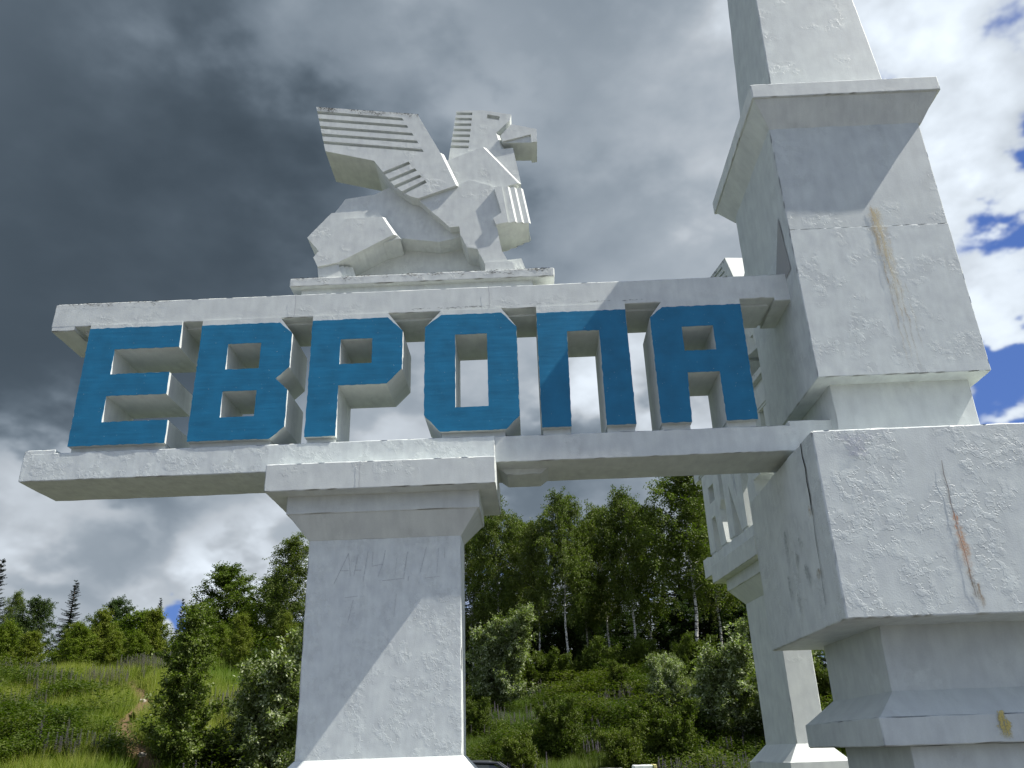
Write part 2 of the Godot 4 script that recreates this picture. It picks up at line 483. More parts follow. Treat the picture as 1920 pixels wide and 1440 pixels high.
# list: x, top, half width, length, strength, r, g, b (fractions of the sheet, linear colour)
func streaks(w: int, h: int, list: Array, sd: int) -> Image:
	var im := Image.create(w, h, false, Image.FORMAT_RGBA8)
	var n := noise(sd, 0.035, 4); var nf := noise(sd + 1, 0.15, 3)
	for y in h:
		for x in w:
			var u := (x + 0.5) / w; var v := 1.0 - (y + 0.5) / h
			var al := 0.0; var col := Vector3.ZERO; var cw := 0.0
			for s in list:
				var t: float = (s[1] - v) / s[3]
				if t < -0.06 or t > 1.0:
					continue
				var wob: float = n.get_noise_2d(s[0] * 900.0, y * 0.6) * 0.03
				var halfw: float = s[2] * (0.6 + 0.8 * n.get_noise_2d(y * 1.3, s[0] * 300.0) + 0.4 * sin(clampf(t, 0, 1) * PI))
				var dx := absf(u - s[0] - wob) / maxf(halfw, 0.004)
				var g: float = s[4] * clampf(1.6 - dx, 0.0, 1.0) * smoothstep(-0.06, 0.06, t) * (1.0 - t * t) * clampf(0.62 + 0.95 * n.get_noise_2d(x * 2.2, y * 0.35) + 0.7 * nf.get_noise_2d(x, y * 0.8), 0.0, 1.0)
				al = maxf(al, g)
				col += Vector3(s[5], s[6], s[7]) * g; cw += g
			if cw > 0.0:
				col /= cw
			im.set_pixel(x, y, Color(col.x, col.y, col.z).linear_to_srgb() * Color(1, 1, 1, 0) + Color(0, 0, 0, clampf(al, 0, 1)))
	return im

func speckle(w: int, h: int, sd: int, bias := 0.0) -> Image:   # black mould that creeps down from a wet top edge
	var im := Image.create(w, h, false, Image.FORMAT_RGBA8)
	var n := noise(sd, 0.16, 4); var big := noise(sd + 1, 0.025, 2)
	for y in h:
		for x in w:
			var v := 1.0 - (y + 0.5) / h
			var k := n.get_noise_2d(x, y * 1.6) + big.get_noise_2d(x, y) * 0.6 + (v - 0.95) * 0.8 - bias * 0.4
			im.set_pixel(x, y, Color(.22, .23, .22, clampf(k * 4.0 - 0.1, 0.0, 0.8)))
	return im

func patch(w: int, h: int) -> Image:
	var im := Image.create(w, h, false, Image.FORMAT_RGBA8)
	var n := noise(4, 0.06, 4)
	for y in h:
		for x in w:
			var u := (x + 0.5) / w; var v := 1.0 - (y + 0.5) / h
			var k := n.get_noise_2d(x, y) * 0.12
			var bar := smoothstep(0.0, 0.04, minf(minf(u - 0.05, 0.95 - u), minf(v - 0.66, 0.95 - v)) + k * 0.4)
			var stem := smoothstep(0.0, 0.04, minf(minf(u - 0.3, 0.72 - u), minf(v - 0.08, 0.85 - v)) + k)
			var a := maxf(bar * 0.6, stem) * (0.6 + n.get_noise_2d(y * 1.0, x * 1.0) * 0.6) * 0.5
			var c := Color(0.38, 0.40, 0.50).linear_to_srgb()
			im.set_pixel(x, y, Color(c.r, c.g, c.b, clampf(a, 0, 1)))
	return im

# ---------------------------------------------------------------- letters and beams
const LETTERS := {
	"E": [[0, 0, 1.26, 0, 1.26, .32, .39, .32, .39, .69, 1.19, .69, 1.19, 1.01, .39, 1.01, .39, 1.38, 1.27, 1.38, 1.27, 1.71, 0, 1.71], []],
	"V": [[0, 0, 1.07, 0, 1.25, .16, 1.25, .68, 1.08, .85, 1.25, 1.01, 1.25, 1.52, 1.07, 1.69, 0, 1.69], [[.39, .32, .84, .32, .84, .69, .39, .69], [.39, 1.01, .84, 1.01, .84, 1.39, .39, 1.39]]],
	"R": [[0, 0, .4, 0, .4, .71, 1.04, .71, 1.24, .92, 1.24, 1.48, 1.03, 1.70, 0, 1.69], [[.4, 1.02, .83, 1.02, .83, 1.39, .4, 1.39]]],
	"O": [[.21, 0, 1.06, 0, 1.24, .18, 1.24, 1.48, 1.04, 1.7, .22, 1.7, 0, 1.52, 0, .24], [[.41, .33, .84, .33, .84, 1.39, .41, 1.39]]],
	"P": [[0, 0, .38, 0, .40, 1.37, .83, 1.37, .83, 0, 1.21, 0, 1.21, 1.67, 0, 1.67], []],
	"A": [[0, 0, .39, 0, .41, .69, .83, .69, .83, 0, 1.23, 0, 1.24, 1.68, .18, 1.68, 0, 1.53], [[.41, 1.01, .83, 1.01, .83, 1.37, .41, 1.37]]],
	"Z": [[0, 0, 1, 0, 1.18, .2, 1.18, .7, 1.04, .85, 1.18, 1, 1.18, 1.5, 1, 1.7, 0, 1.7, 0, 1.38, .8, 1.38, .8, 1.01, .25, 1.01, .25, .69, .8, .69, .8, .32, 0, .32], []],
	"I": [[0, 0, .34, 0, .78, 1.05, .78, 0, 1.12, 0, 1.12, 1.7, .78, 1.7, .34, .65, .34, 1.7, 0, 1.7], []],
	"J": [[0, 0, .38, 0, .52, .69, .78, .69, .78, 0, 1.17, 0, 1.17, 1.7, .2, 1.7, 0, 1.5, 0, .9, .15, .73], [[.39, 1.01, .78, 1.01, .78, 1.37, .39, 1.37]]],
}

# x0: left end of the letter; dir -1 mirrors it along x for a sign that faces the other way
func letter(which: String, x0: float, dir: float, zf: float, zb: float, parent: Node):
	var src = LETTERS[which]
	var at := func(a: Array, grow: bool) -> PackedVector2Array:
		var o := PackedVector2Array()
		for i in range(0, a.size(), 2):
			var y: float = a[i + 1]
			if grow:   # the white body runs on into its bed in the beams below and above
				y = 1.77 if y > 1.6 else y
			o.append(Vector2(x0 + dir * a[i], 5.40 + y))
		return o
	var outline: PackedVector2Array = at.call(src[0], true)
	var s := Shape.new()
	walls(s, outline, zf, zb)
	var holes := []; var fh := []
	for h in src[1]:
		var hp: PackedVector2Array = at.call(h, false)
		walls(s, hp, zf, zb, true)
		holes.append(hp)
	var to := signf(zf - zb)
	for q in pieces(outline, holes):
		cap(s, q, zf, to); cap(s, q, zb, -to)
	var l := part("letter", s.mesh(), M.white, parent)
	# short set-back feet that stand in the bed of the lower beam
	for i in range(0, src[0].size(), 2):
		var k: int = (i + 2) % src[0].size()
		if src[0][i + 1] < 0.05 and src[0][k + 1] < 0.05 and absf(src[0][k] - src[0][i]) > 0.2:
			var xa: float = x0 + dir * src[0][i]; var xb: float = x0 + dir * src[0][k]
			var ft := Shape.new()
			prism(ft, PackedVector2Array([Vector2(minf(xa, xb) + .015, 5.30), Vector2(maxf(xa, xb) - .015, 5.30), Vector2(maxf(xa, xb) - .015, 5.405), Vector2(minf(xa, xb) + .015, 5.405)]), zf - to * .075, zb + to * .02)
			part("foot", ft.mesh(), M.white, l)
	var face := Shape.new()
	var fo: PackedVector2Array = at.call(src[0], false)
	# brushed-on paint face, 6 mm thick, with a hand-cut wavering rim
	fo = wavy(fo, 0.011, x0)
	for h in holes:
		fh.append(wavy(h, 0.006, x0 + 3.0))
	for q in pieces(fo, fh):
		cap(face, q, zf + to * 0.006, to)
	walls(face, fo, zf - to * 0.001, zf + to * 0.006)
	for h in fh:
		walls(face, h, zf - to * 0.001, zf + to * 0.006, true)
	part("painted_face", face.mesh(), M.blue, l)

func wavy(p: PackedVector2Array, amp: float, sd: float) -> PackedVector2Array:
	var o := PackedVector2Array()
	for i in p.size():
		var a := p[i]; var b := p[(i + 1) % p.size()]
		var k := maxi(1, int(a.distance_to(b) / 0.035))
		for j in k:
			var q := a.lerp(b, j / float(k))
			if j > 0:
				var t := (b - a).normalized()
				q += Vector2(-t.y, t.x) * amp * surf.get_noise_3d(q.x * 7.0, q.y * 7.0, sd)
			o.append(q)
	return o

# a slab with ragged top edge chips is a cast_box; beams carry a sunk bed for the letters
func sign_beams(o: Node, x0: float, x1: float, z0: float, z1: float, mat: Material):
	# z0 is the lettered side, z1 the back
	var zl := minf(z0, z1); var zh := maxf(z0, z1)
	var u := box_part("upper_beam", Vector3(x0, 7.165, zl), Vector3(x1, 7.53, zh), mat, o, 0.014, 0.07, 0.006)
	var inset := 0.16 * signf(z1 - z0)
	var il := minf(z0 + inset, z1 - inset * 0.1); var ih := maxf(z0 + inset, z1 - inset * 0.1)
	box_part("soffit_panel", Vector3(x0 + 0.4, 7.125, il), Vector3(x1 - 0.3, 7.18, ih), M.white, u, 0.008, 0.3)
	box_part("end_block", Vector3(x0 + 0.004, 7.105, zl + 0.002), Vector3(x0 + 0.34, 7.20, zh - 0.002), mat, u, 0.014, 0.13)
	box_part("end_block", Vector3(x1 - 0.25, 7.115, zl - 0.004), Vector3(x1 + 0.05, 7.535, zh + 0.004), mat, u, 0.014, 0.13)
	return u

func make_europe_sign():
	var o := thing("name_gate", "white concrete name gate with six blue letters between two beams", "sign")
	sign_beams(o, -6.475, 3.72, -10.0, -10.83, M.white)
	stain_part("mould", Vector3(-6.46, 7.40, -9.988), Vector3(1.6, 0, 0), Vector3(0, .13, 0), speckle(192, 32, 15, .1), o.get_node("upper_beam"))
	stain_part("mould", Vector3(-1.5, 7.165, -9.988), Vector3(3.2, 0, 0), Vector3(0, .06, 0), speckle(256, 16, 18, .45), o.get_node("upper_beam"))
	for jt in [[-0.42, 7.17, 7.53, -9.982], [-3.1, 7.17, 7.53, -9.982], [-2.05, 4.62, 4.955, -9.72]]:
		var js := Shape.new()
		for i in 6:
			var ya: float = lerpf(jt[1], jt[2], i / 6.0); var yb: float = lerpf(jt[1], jt[2], (i + 1) / 6.0)
			var xa: float = jt[0] + surf.get_noise_1d(ya * 9.0) * .01; var xb: float = jt[0] + surf.get_noise_1d(yb * 9.0) * .01
			js.quad(Vector3(xa - .005, ya, jt[3]), Vector3(xa + .005, ya, jt[3]), Vector3(xb + .005, yb, jt[3]), Vector3(xb - .005, yb, jt[3]), Vector3(0, 0, 1))
		part("joint", js.mesh(), M.scratch, o.get_node("upper_beam"))
	var lb := box_part("lower_beam", Vector3(-6.47, 4.95, -10.9), Vector3(-0.39, 5.325, -9.995), M.flaky, o, 0.014, 0.07, 0.007)
	box_part("beam_extension", Vector3(-0.40, 4.965, -10.9), Vector3(3.93, 5.315, -10.01), M.white, lb, 0.012, 0.07, 0.006)
	box_part("end_block", Vector3(-6.466, 5.28, -10.896), Vector3(-6.06, 5.375, -9.998), M.flaky, lb, 0.014, 0.12)
	box_part("end_block", Vector3(3.36, 5.27, -10.896), Vector3(3.92, 5.375, -10.014), M.white, lb, 0.014, 0.12)
	box_part("soffit_slab", Vector3(-0.37, 4.885, -10.86), Vector3(0.30, 4.975, -10.30), M.white, lb, 0.01, 0.2, 0.003, Vector2.ZERO, Vector2(0.12, 0.0))
	var xs := [["E", -5.91], ["V", -4.36], ["R", -2.84], ["O", -1.30], ["P", 0.22], ["A", 1.75]]
	for l in xs:
		letter(l[0], l[1], 1.0, -9.985, -10.80, o)
	support_pillar("white concrete pillar under the blue-lettered gate with scratched writing", -1.80, 1.90, -10.49, 0.52, 2.84, 1.52, true, null)
	var b := thing("beast_statue", "angular white winged beast statue sitting atop the blue-lettered gate", "statue", Vector3(-1.46, 7.53, -10.475))
	make_beast(b)

func make_asia_sign():
	var o := thing("name_gate", "white concrete name gate seen from behind at left of the obelisk foot", "sign", Vector3(TC.x, 0, TC.z))
	var a := deg_to_rad(5.0)
	var xb := Vector3(sin(a), 0, cos(a))
	o.basis = Basis(xb, Vector3.UP, xb.cross(Vector3.UP))
	# local x runs from the far end towards the tower, the lettered side faces -z
	sign_beams(o, -7.95, -0.9, -0.66, 0.22, M.white)
	var lb := box_part("lower_beam", Vector3(-7.95, 4.95, -0.66), Vector3(-0.8, 5.32, 0.24), M.white, o)
	box_part("end_block", Vector3(-7.955, 5.2, -0.665), Vector3(-7.6, 5.37, 0.245), M.white, lb)
	var us := [["A", 2.08], ["Z", 3.52], ["I", 4.98], ["J", 6.33]]
	for l in us:
		letter(l[0], -l[1], -1.0, -0.67, 0.19, o)
	support_pillar("white concrete pillar behind the obelisk, lit on its front, under the far gate", -5.25, 1.52, -0.17, 0.52, 2.7, 1.35, false, o)
	var b := thing("beast_statue", "second winged beast, only its wing tip showing left of the obelisk shaft", "statue", o.transform * Vector3(-4.02, 7.53, -0.2))
	b.basis = o.basis
	make_beast(b)

func support_pillar(label: String, xc: float, w: float, zc: float, th: float, cap_w: float, cap_d: float, writing: bool, frame: Node3D):
	var o := thing("support_pillar", label, "pillar")
	if frame:
		o.transform = frame.transform
	var hw := w / 2.0; var ht := th / 2.0; var cw := cap_w / 2.0; var cd := cap_d / 2.0
	box_part("shaft", Vector3(xc - hw, 1.55, zc - ht), Vector3(xc + hw, 4.14, zc + ht), M.flaky if writing else M.white, o, 0.016, 0.12, 0.003)
	box_part("capital_slope", Vector3(xc - hw - 0.235, 4.10, zc - ht - 0.235), Vector3(xc + hw + 0.235, 4.395, zc + ht + 0.235), M.white, o, 0.008, 0.2, 0.002, Vector2.ZERO, Vector2(0.235, 0.235))
	box_part("capital", Vector3(xc - hw - 0.25, 4.385, zc - ht - 0.245), Vector3(xc + hw + 0.25, 4.63, zc + ht + 0.245), M.white, o, 0.012, 0.2, 0.003)
	box_part("slab", Vector3(xc - cw, 4.61, zc - cd), Vector3(xc + cw, 4.962, zc + cd), M.white, o, 0.014, 0.07, 0.005)
	box_part("base_slope", Vector3(xc - hw - 0.25, 1.32, zc - ht - 0.25), Vector3(xc + hw + 0.25, 1.60, zc + ht + 0.25), M.white, o, 0.008, 0.2, 0.002, Vector2(0.25, 0.25))
	box_part("base", Vector3(xc - hw - 0.26, -0.1, zc - ht - 0.26), Vector3(xc + hw + 0.26, 1.33, zc + ht + 0.26), M.white, o)
	if writing:
		# scratched letters, hair-thin and shallow
		var s := Shape.new()
		var k := 1.9 / 1440.0 * (1440.0 / 1367.0)
		for l in [[285, 195, 165, 460, 2.2], [285, 195, 310, 400, 1.6], [215, 345, 295, 345, 2], [365, 230, 340, 400, 1.8], [460, 180, 425, 450, 2], [345, 345, 410, 345, 2.2], [505, 190, 500, 310, 2], [500, 315, 600, 300, 2.4], [615, 180, 595, 300, 2.2], [595, 300, 555, 410, 1.6], [720, 250, 705, 420, 1.2], [815, 200, 785, 425, 2.2], [595, 445, 795, 430, 2.2], [830, 415, 825, 455, 2.4], [985, 165, 930, 390, 2], [1095, 180, 1080, 400, 1.6], [1145, 170, 1150, 270, 1.6], [975, 435, 1110, 425, 1.4], [270, 578, 385, 568, 2], [345, 600, 305, 790, 2], [725, 560, 705, 760, 1.2]]:
			var f := 0.00138
			var p := Vector3(-2.64 + l[0] * f + 0.0, 4.205 - l[1] * f * 1.02, zc + ht + 0.004)
			var q := Vector3(-2.64 + l[2] * f, 4.205 - l[3] * f * 1.02, zc + ht + 0.004)
			var side: Vector3 = (q - p).cross(Vector3(0, 0, 1)).normalized() * 0.0016 * l[4]
			for i in 5:
				var a := p.lerp(q, i / 5.0); var b := p.lerp(q, (i + 0.8 + 0.2 * rng.randf()) / 5.0)
				s.quad(a - side, a + side, b + side * 0.7, b - side * 0.7, Vector3(0, 0, 1))
		part("scratched_writing", s.mesh(), M.scratch, o.get_node("shaft"))

# ---------------------------------------------------------------- the winged beast
func plate(called: String, p: PackedVector2Array, half: float, parent: Node, cuts := [], cut_depth := 0.055) -> MeshInstance3D:
	var s := Shape.new()
	if cuts.is_empty():
		prism(s, wavy(p, 0.006, half), -half, half)
	else:
		prism(s, p, -half + cut_depth, half - cut_depth)
		var now := [p]
		for c in cuts:
			var nxt := []
			for q in now:
				nxt.append_array(Geometry2D.clip_polygons(q, c))
			now = nxt
		for q in now:
			for sd in [-1.0, 1.0]:
				walls(s, q, sd * (half - cut_depth), sd * half)
				cap(s, q, sd * half, sd)
	return part(called, s.mesh(), M.lion, parent)

func make_beast(o: Node):
	box_part("plinth_foot", Vector3(-1.62, 0.0, -0.36), Vector3(1.66, 0.17, 0.34), M.lion, o, 0.01, 0.2)
	box_part("plinth", Vector3(-1.765, 0.155, -0.43), Vector3(1.96, 0.292, 0.43), M.lion, o, 0.014, 0.07, 0.005)
	var slots := []; var arris := []
	for a in [[-1.662, 3.372, -.25, 3.147, -.222, 3.088, -1.658, 3.312], [-1.64, 3.226, -.175, 3.0, -.147, 2.942, -1.64, 3.166], [-1.6, 3.075, -.092, 2.843, -.064, 2.786, -1.6, 3.015], [-1.56, 2.923, -.014, 2.691, .014, 2.634, -1.56, 2.863], [-1.53, 2.775, .068, 2.523, .095, 2.466, -1.53, 2.715], [-.56, 2.106, -.135, 2.299, -.104, 2.248, -.52, 2.056], [-.46, 1.973, -.037, 2.169, -.005, 2.119, -.42, 1.924], [-.38, 1.85, .039, 2.047, .07, 1.998, -.34, 1.801], [-.27, 1.726, .118, 1.942, .149, 1.892, -.23, 1.677]]:
		slots.append(poly(a))
	plate("wing", poly([-1.61, 3.445, -.015, 3.208, .348, 2.436, .587, 1.819, .019, 1.614, -.1, 1.659, -.329, 1.842, -.66, 2.341, -1.414, 2.566]), 0.375, o, slots)
	plate("shoulder", poly([-.032, 1.68, .583, 1.857, .789, 1.944, 1.154, 1.792, 1.246, 1.341, 1.131, 1.24, 1.17, 1.117, 1.232, .672, 1.33, .465, .99, .462, .88, .721, .734, .753, .635, .981, .622, 1.12, .484, 1.114]), 0.325, o)
	plate("chest", poly([.416, 2.349, .993, 2.585, 1.512, 1.878, 1.087, 1.768, .785, 1.864, .579, 1.822]), 0.285, o)
	var mane := []
	for i in 7:
		var y := 3.376 - 0.109 * i; var x := 0.833 - 0.0105 * i
		mane.append(poly([.40, y, x, y - .032, x - .003, y - .084, .40, y - .055]))
	mane.append(poly([1.069, 3.295, 1.264, 3.241, 1.249, 3.163, 1.063, 3.212]))
	var cutter := []
	for i in 7:
		cutter.append(mane[i])
	# the eye is sunk too: the neck is cut in two through it so that no plate needs a hole
	var nk := poly([.579, 3.391, 1.003, 3.381, 1.445, 3.268, 1.419, 3.154, 1.197, 2.917, 1.274, 2.594, 1.451, 2.612, 1.55, 1.945, 1.296, 1.633, .43, 2.213, .475, 2.596])
	var s := Shape.new()
	prism(s, nk, -0.15, 0.15)
	for half in pieces(nk, [mane[7]]):
		var now := [half]
		for c in cutter:
			var nxt := []
			for q in now:
				nxt.append_array(Geometry2D.clip_polygons(q, c))
			now = nxt
		for q in now:
			for sd in [-1.0, 1.0]:
				walls(s, q, sd * 0.15, sd * 0.205)
				cap(s, q, sd * 0.205, sd)
	part("neck_and_mane", s.mesh(), M.lion, o)
	var bk := plate("beak", poly([1.264, 2.822, 1.439, 3.04, 1.829, 2.923, 1.827, 2.678, 1.74, 2.672, 1.735, 2.824, 1.299, 2.713]), 0.245, o)
	plate("beak_core", poly([1.28, 2.75, 1.43, 2.95, 1.80, 2.88, 1.80, 2.685, 1.30, 2.705]), 0.215, bk)
	# breast feathers: a ribbed block, each rib standing a little further out
	var br := Shape.new()
	prism(br, poly([1.145, 1.755, 1.26, 1.772, 1.34, 1.13, 1.288, 1.116, 1.161, 1.095, 1.122, 1.205, 1.247, 1.3]), -0.375, 0.375)
	part("breast_feather", br.mesh(), M.lion, o)
	for i in 3:
		var f := Shape.new()
		var x := 1.255 + 0.098 * i
		var hz := 0.345 - 0.045 * i
		prism(f, poly([x - .02, 1.775 + .014 * i, x + .095, 1.785 + .014 * i, x + .19, 1.15 + .017 * i, x + .06, 1.128 + .017 * i]), -hz, hz)
		var fb := part("breast_feather", f.mesh(), M.lion, o)
		for sd in [-1.0, 1.0]:
			var e := Shape.new()
			var a := Vector3(x + .094, 1.784 + .014 * i, sd * hz); var b := Vector3(x + .188, 1.152 + .017 * i, sd * hz)
			e.quad(a, b, b + Vector3(.032, .004, -sd * .042), a + Vector3(.032, .004, -sd * .042), Vector3(1, .1, sd))
			part("arris", e.mesh(), M.lion, fb)
	# slanted arrises that catch the sun
	for w in [["wing", .348, 2.436, .587, 1.819, .05, .375], ["chest", .993, 2.585, 1.512, 1.878, .055, .285], ["chest", .416, 2.349, .993, 2.585, .02, .285], ["thigh", -.503, 1.312, -.325, .996, .05, .375], ["thigh", -1.048, 1.303, -.503, 1.312, .02, .375], ["hip", -.51, 1.365, -.245, .972, .03, .305], ["shoulder", .583, 1.857, .789, 1.944, .015, .325], ["neck_and_mane", 1.197, 2.917, 1.274, 2.594, .05, .205]]:
		arris.append(w)
	plate("body", poly([-1.105, 1.808, -.669, 1.865, -.366, 2.036, .755, 1.842, .95, 1.3, .747, 1.064, .321, .967, -.266, 1.06, -.719, .887, -1.229, 1.267, -1.266, 1.553]), 0.175, o)
	plate("hip", poly([-1.606, 1.054, -1.275, 1.466, -.589, 1.495, -.51, 1.365, -.245, .972, -.818, .808, -1.428, .819]), 0.305, o)
	plate("thigh", poly([-1.048, 1.303, -.503, 1.312, -.325, .996, -1.115, .558, -1.402, .507, -1.474, .661]), 0.375, o)
	for w in arris:
		var a := Vector2(w[1], w[2]); var b := Vector2(w[3], w[4]); var t := (b - a).normalized()
		var out := Vector2(-t.y, t.x) * float(w[5])
		for sd in [-1.0, 1.0]:
			var q := Shape.new()
			var z: float = sd * w[6]; var zi: float = sd * (w[6] - 0.07)
			var p := [Vector3(a.x, a.y, z - sd * .001), Vector3(b.x, b.y, z - sd * .001), Vector3(b.x + out.x, b.y + out.y, zi), Vector3(a.x + out.x, a.y + out.y, zi), Vector3(a.x, a.y, zi), Vector3(b.x, b.y, zi)]
			q.quad(p[0], p[1], p[2], p[3], Vector3(out.x, out.y, sd * .05))
			q.quad(p[3], p[2], p[5], p[4], Vector3(0, 0, -sd))
			q.tri(p[0], p[3], p[4], -Vector3(t.x, t.y, 0)); q.tri(p[1], p[2], p[5], Vector3(t.x, t.y, 0))
			part("arris", q.mesh(), M.lion, o.get_node(w[0]))
	var belly := Shape.new()
	prism(belly, poly([-1.2, .285, 1.05, .285, 1.0, .9, .6, 1.3, -.8, 1.3, -1.15, .7]), -.36, -.14)
	part("belly_support", belly.mesh(), M.lion, o)
	stain_part("mould", Vector3(-1.61, 3.30, .380), Vector3(1.6, -.235, 0), Vector3(.02, .14, 0), speckle(256, 32, 5), o.get_node("wing"))
	stain_part("mould", Vector3(-1.7, .155, .436), Vector3(3.6, 0, 0), Vector3(0, .14, 0), speckle(384, 32, 8, .3), o.get_node("plinth"))
	foot("hind_foot", o, [-1.41, .53, -1.122, .585, -1.104, .50, -1.012, .285, -1.383, .285], [-1.126, .561, -.918, .585, -.852, .285], 0.345)
	foot("fore_foot", o, [.991, .47, 1.331, .475, 1.372, .46, 1.439, .285, .988, .285], [1.371, .53, 1.56, .60, 1.60, .285], 0.355)

func foot(called: String, o: Node, p: Array, toes: Array, half: float):
	var f := plate(called, poly(p), half, o)
	for i in 3:
		var s := Shape.new()
		var k := (i + 1) / 3.0
		var x0: float = p[6]; var x1: float = toes[4]
		var x := lerpf(x0, x1, k)
		var top := lerpf(p[3] - 0.05, toes[3], k)
		prism(s, poly([x0 - 0.18, .285, x0 - 0.16, top - 0.02, x - 0.09, top, x, .285]), -half + 0.05 + 0.045 * i, half - 0.05 - 0.045 * i)
		part("toe", s.mesh(), M.lion, f)

# ---------------------------------------------------------------- ground
const ORD := ["first", "second", "third", "fourth", "fifth", "sixth", "seventh", "eighth", "ninth", "tenth", "eleventh", "twelfth", "thirteenth", "fourteenth", "fifteenth", "sixteenth"]
func ground_height(x: float, z: float) -> float:
	var d := -z
	var r := smoothstep(-10.0, -3.0, x)
	var zs := lerpf(14.0, 30.0, r); var zc := lerpf(40.0, 47.0, r); var H := lerpf(5.5, 4.2, r)
	var t := clampf((d - zs) / (zc - zs), 0.0, 1.0)
	t = lerpf(smoothstep(0.0, 1.0, t), t, 0.35)
	var far := maxf(0.0, d - zc)
	var h := H * t + minf(far * 0.012, 1.4)
	h += t * (lumps.get_noise_2d(x, z) * 0.8 + lumps.get_noise_2d(x * 4.0, z * 4.0) * 0.25)
	return h

func path_x(d: float) -> float:   # the trodden path up the left bank, by distance from the road
	return -9.9 - (d - 22.0) * 0.47 + sin(d * 0.9) * 0.35

func make_ground():
	var xs := PackedFloat32Array(); var zs := PackedFloat32Array()
	for v in [-1500.0, -600.0, -250.0, -120.0, -80.0]: xs.append(v)
	var x := -60.0
	while x <= 40.0:
		xs.append(x); x += 0.8
	for v in [60.0, 100.0, 250.0, 600.0, 1500.0]: xs.append(v)
	for v in [600.0, 200.0, 60.0, 10.0]: zs.append(v)
	var z := -12.0
	while z >= -76.0:
		zs.append(z); z -= 0.8
	for v in [-100.0, -160.0, -300.0, -700.0, -1500.0]: zs.append(v)
	var s := Shape.new()
	var col := func(p: Vector3) -> Color:
		var k := lumps.get_noise_2d(p.x * 5.0 + 50.0, p.z * 5.0)
		var c := Color(0.055, 0.085, 0.022).lerp(Color(0.10, 0.10, 0.045), clampf(0.4 + k, 0, 1))
		if p.z > -14.0:
			c = Color(0.10, 0.10, 0.09)
		return c
	for i in xs.size() - 1:
		for j in zs.size() - 1:
			var q := []
			for k in [[0, 0], [1, 0], [1, 1], [0, 1]]:
				var px := xs[i + k[0]]; var pz := zs[j + k[1]]
				q.append(Vector3(px, ground_height(px, pz) - 0.02, pz))
			for t in [[0, 1, 2], [0, 2, 3]]:
				for n in t:
					var p: Vector3 = q[n]
					s.v.append(p)
					s.n.append(Vector3(ground_height(p.x - 0.4, p.z) - ground_height(p.x + 0.4, p.z), 0.8, ground_height(p.x, p.z - 0.4) - ground_height(p.x, p.z + 0.4)).normalized())
					s.c.append(col.call(p))
	# order the corners clockwise from above
	for i in range(0, s.v.size(), 3):
		if (s.v[i + 1] - s.v[i]).cross(s.v[i + 2] - s.v[i]).y > 0.0:
			var t := s.v[i + 1]; s.v[i + 1] = s.v[i + 2]; s.v[i + 2] = t
			var n := s.n[i + 1]; s.n[i + 1] = s.n[i + 2]; s.n[i + 2] = n
			var c := s.c[i + 1]; s.c[i + 1] = s.c[i + 2]; s.c[i + 2] = c
	var g := part("ground", s.mesh(), plain(Color.WHITE, 0.95, true), self)
	g.set_meta("kind", "structure")
	var pv := Shape.new()
	pv.quad(Vector3(-60, 0.004, 40), Vector3(60, 0.004, 40), Vector3(60, 0.004, -13.5), Vector3(-60, 0.004, -13.5), Vector3.UP)
	var am := paint_material(paint_textures(80, 0.3), lin(0.125, 0.122, 0.115), 0.3, 0.8, 0.9)
	var pm := part("pavement", pv.mesh(), am, self)
	pm.set_meta("kind", "structure")
	# dirt path
	var d := 21.0
	var ps := Shape.new()
	while d < 34.0:
		var e := d + 0.35
		var row := []
		for dd in [d, e]:
			var c := path_x(dd)
			var w: float = 0.34 + 0.2 * surf.get_noise_1d(dd * 0.8) + (0.15 if dd < 25.0 else 0.0)
			for k in [-1.0, 0.0, 1.0]:
				var px: float = c + k * w
				row.append(Vector3(px, ground_height(px, -dd) + (0.05 if k != 0.0 else 0.025), -dd))
		for k in 2:
			ps.quad(row[k], row[k + 1], row[k + 4], row[k + 3], Vector3.UP)
		d = e
	var dm := paint_material(paint_textures(84, 0.6), lin(0.20, 0.125, 0.07), 0.8, 3.0, 0.95)
	part("path", ps.mesh(), dm, self).set_meta("kind", "structure")

# ---------------------------------------------------------------- plants
func tube(s: Shape, a: Vector3, b: Vector3, ra: float, rb: float, k := 6, col := Color.WHITE):
	var ax := (b - a).normalized()
	var u := ax.cross(Vector3(0.31, 0.2, 0.93)).normalized(); var w := ax.cross(u)
	var L := a.distance_to(b)
	for i in k:
		var t0 := TAU * i / k; var t1 := TAU * (i + 1) / k
		var d0 := u * cos(t0) + w * sin(t0); var d1 := u * cos(t1) + w * sin(t1)
		var q := [[a + d0 * ra, d0, Vector2(i / float(k), a.y * 0.5)], [a + d1 * ra, d1, Vector2((i + 1) / float(k), a.y * 0.5)], [b + d1 * rb, d1, Vector2((i + 1) / float(k), a.y * 0.5 + L * 0.5)], [b + d0 * rb, d0, Vector2(i / float(k), a.y * 0.5 + L * 0.5)]]
		var order := [0, 1, 2, 0, 2, 3]
		if (q[1][0] - q[0][0]).cross(q[2][0] - q[0][0]).dot(d0 + d1) > 0.0:
			order = [0, 2, 1, 0, 3, 2]
		for n in order:
			s.v.append(q[n][0]); s.n.append(q[n][1]); s.uv.append(q[n][2])

func leaf(s: Shape, at: Vector3, along: Vector3, face: Vector3, l: float, w: float, c: Color):
	var side := along.cross(face).normalized() * (w * 0.5)
	var nn := side.cross(along).normalized()
	if nn.dot(face) < 0.0:
		nn = -nn; side = -side
	var m := at + along * (l * 0.45) + nn * (w * 0.12)
	var tip := at + along * l
	for p in [at, tip, m + side, at, m - side, tip]:
		s.v.append(p); s.n.append(nn); s.c.append(c)

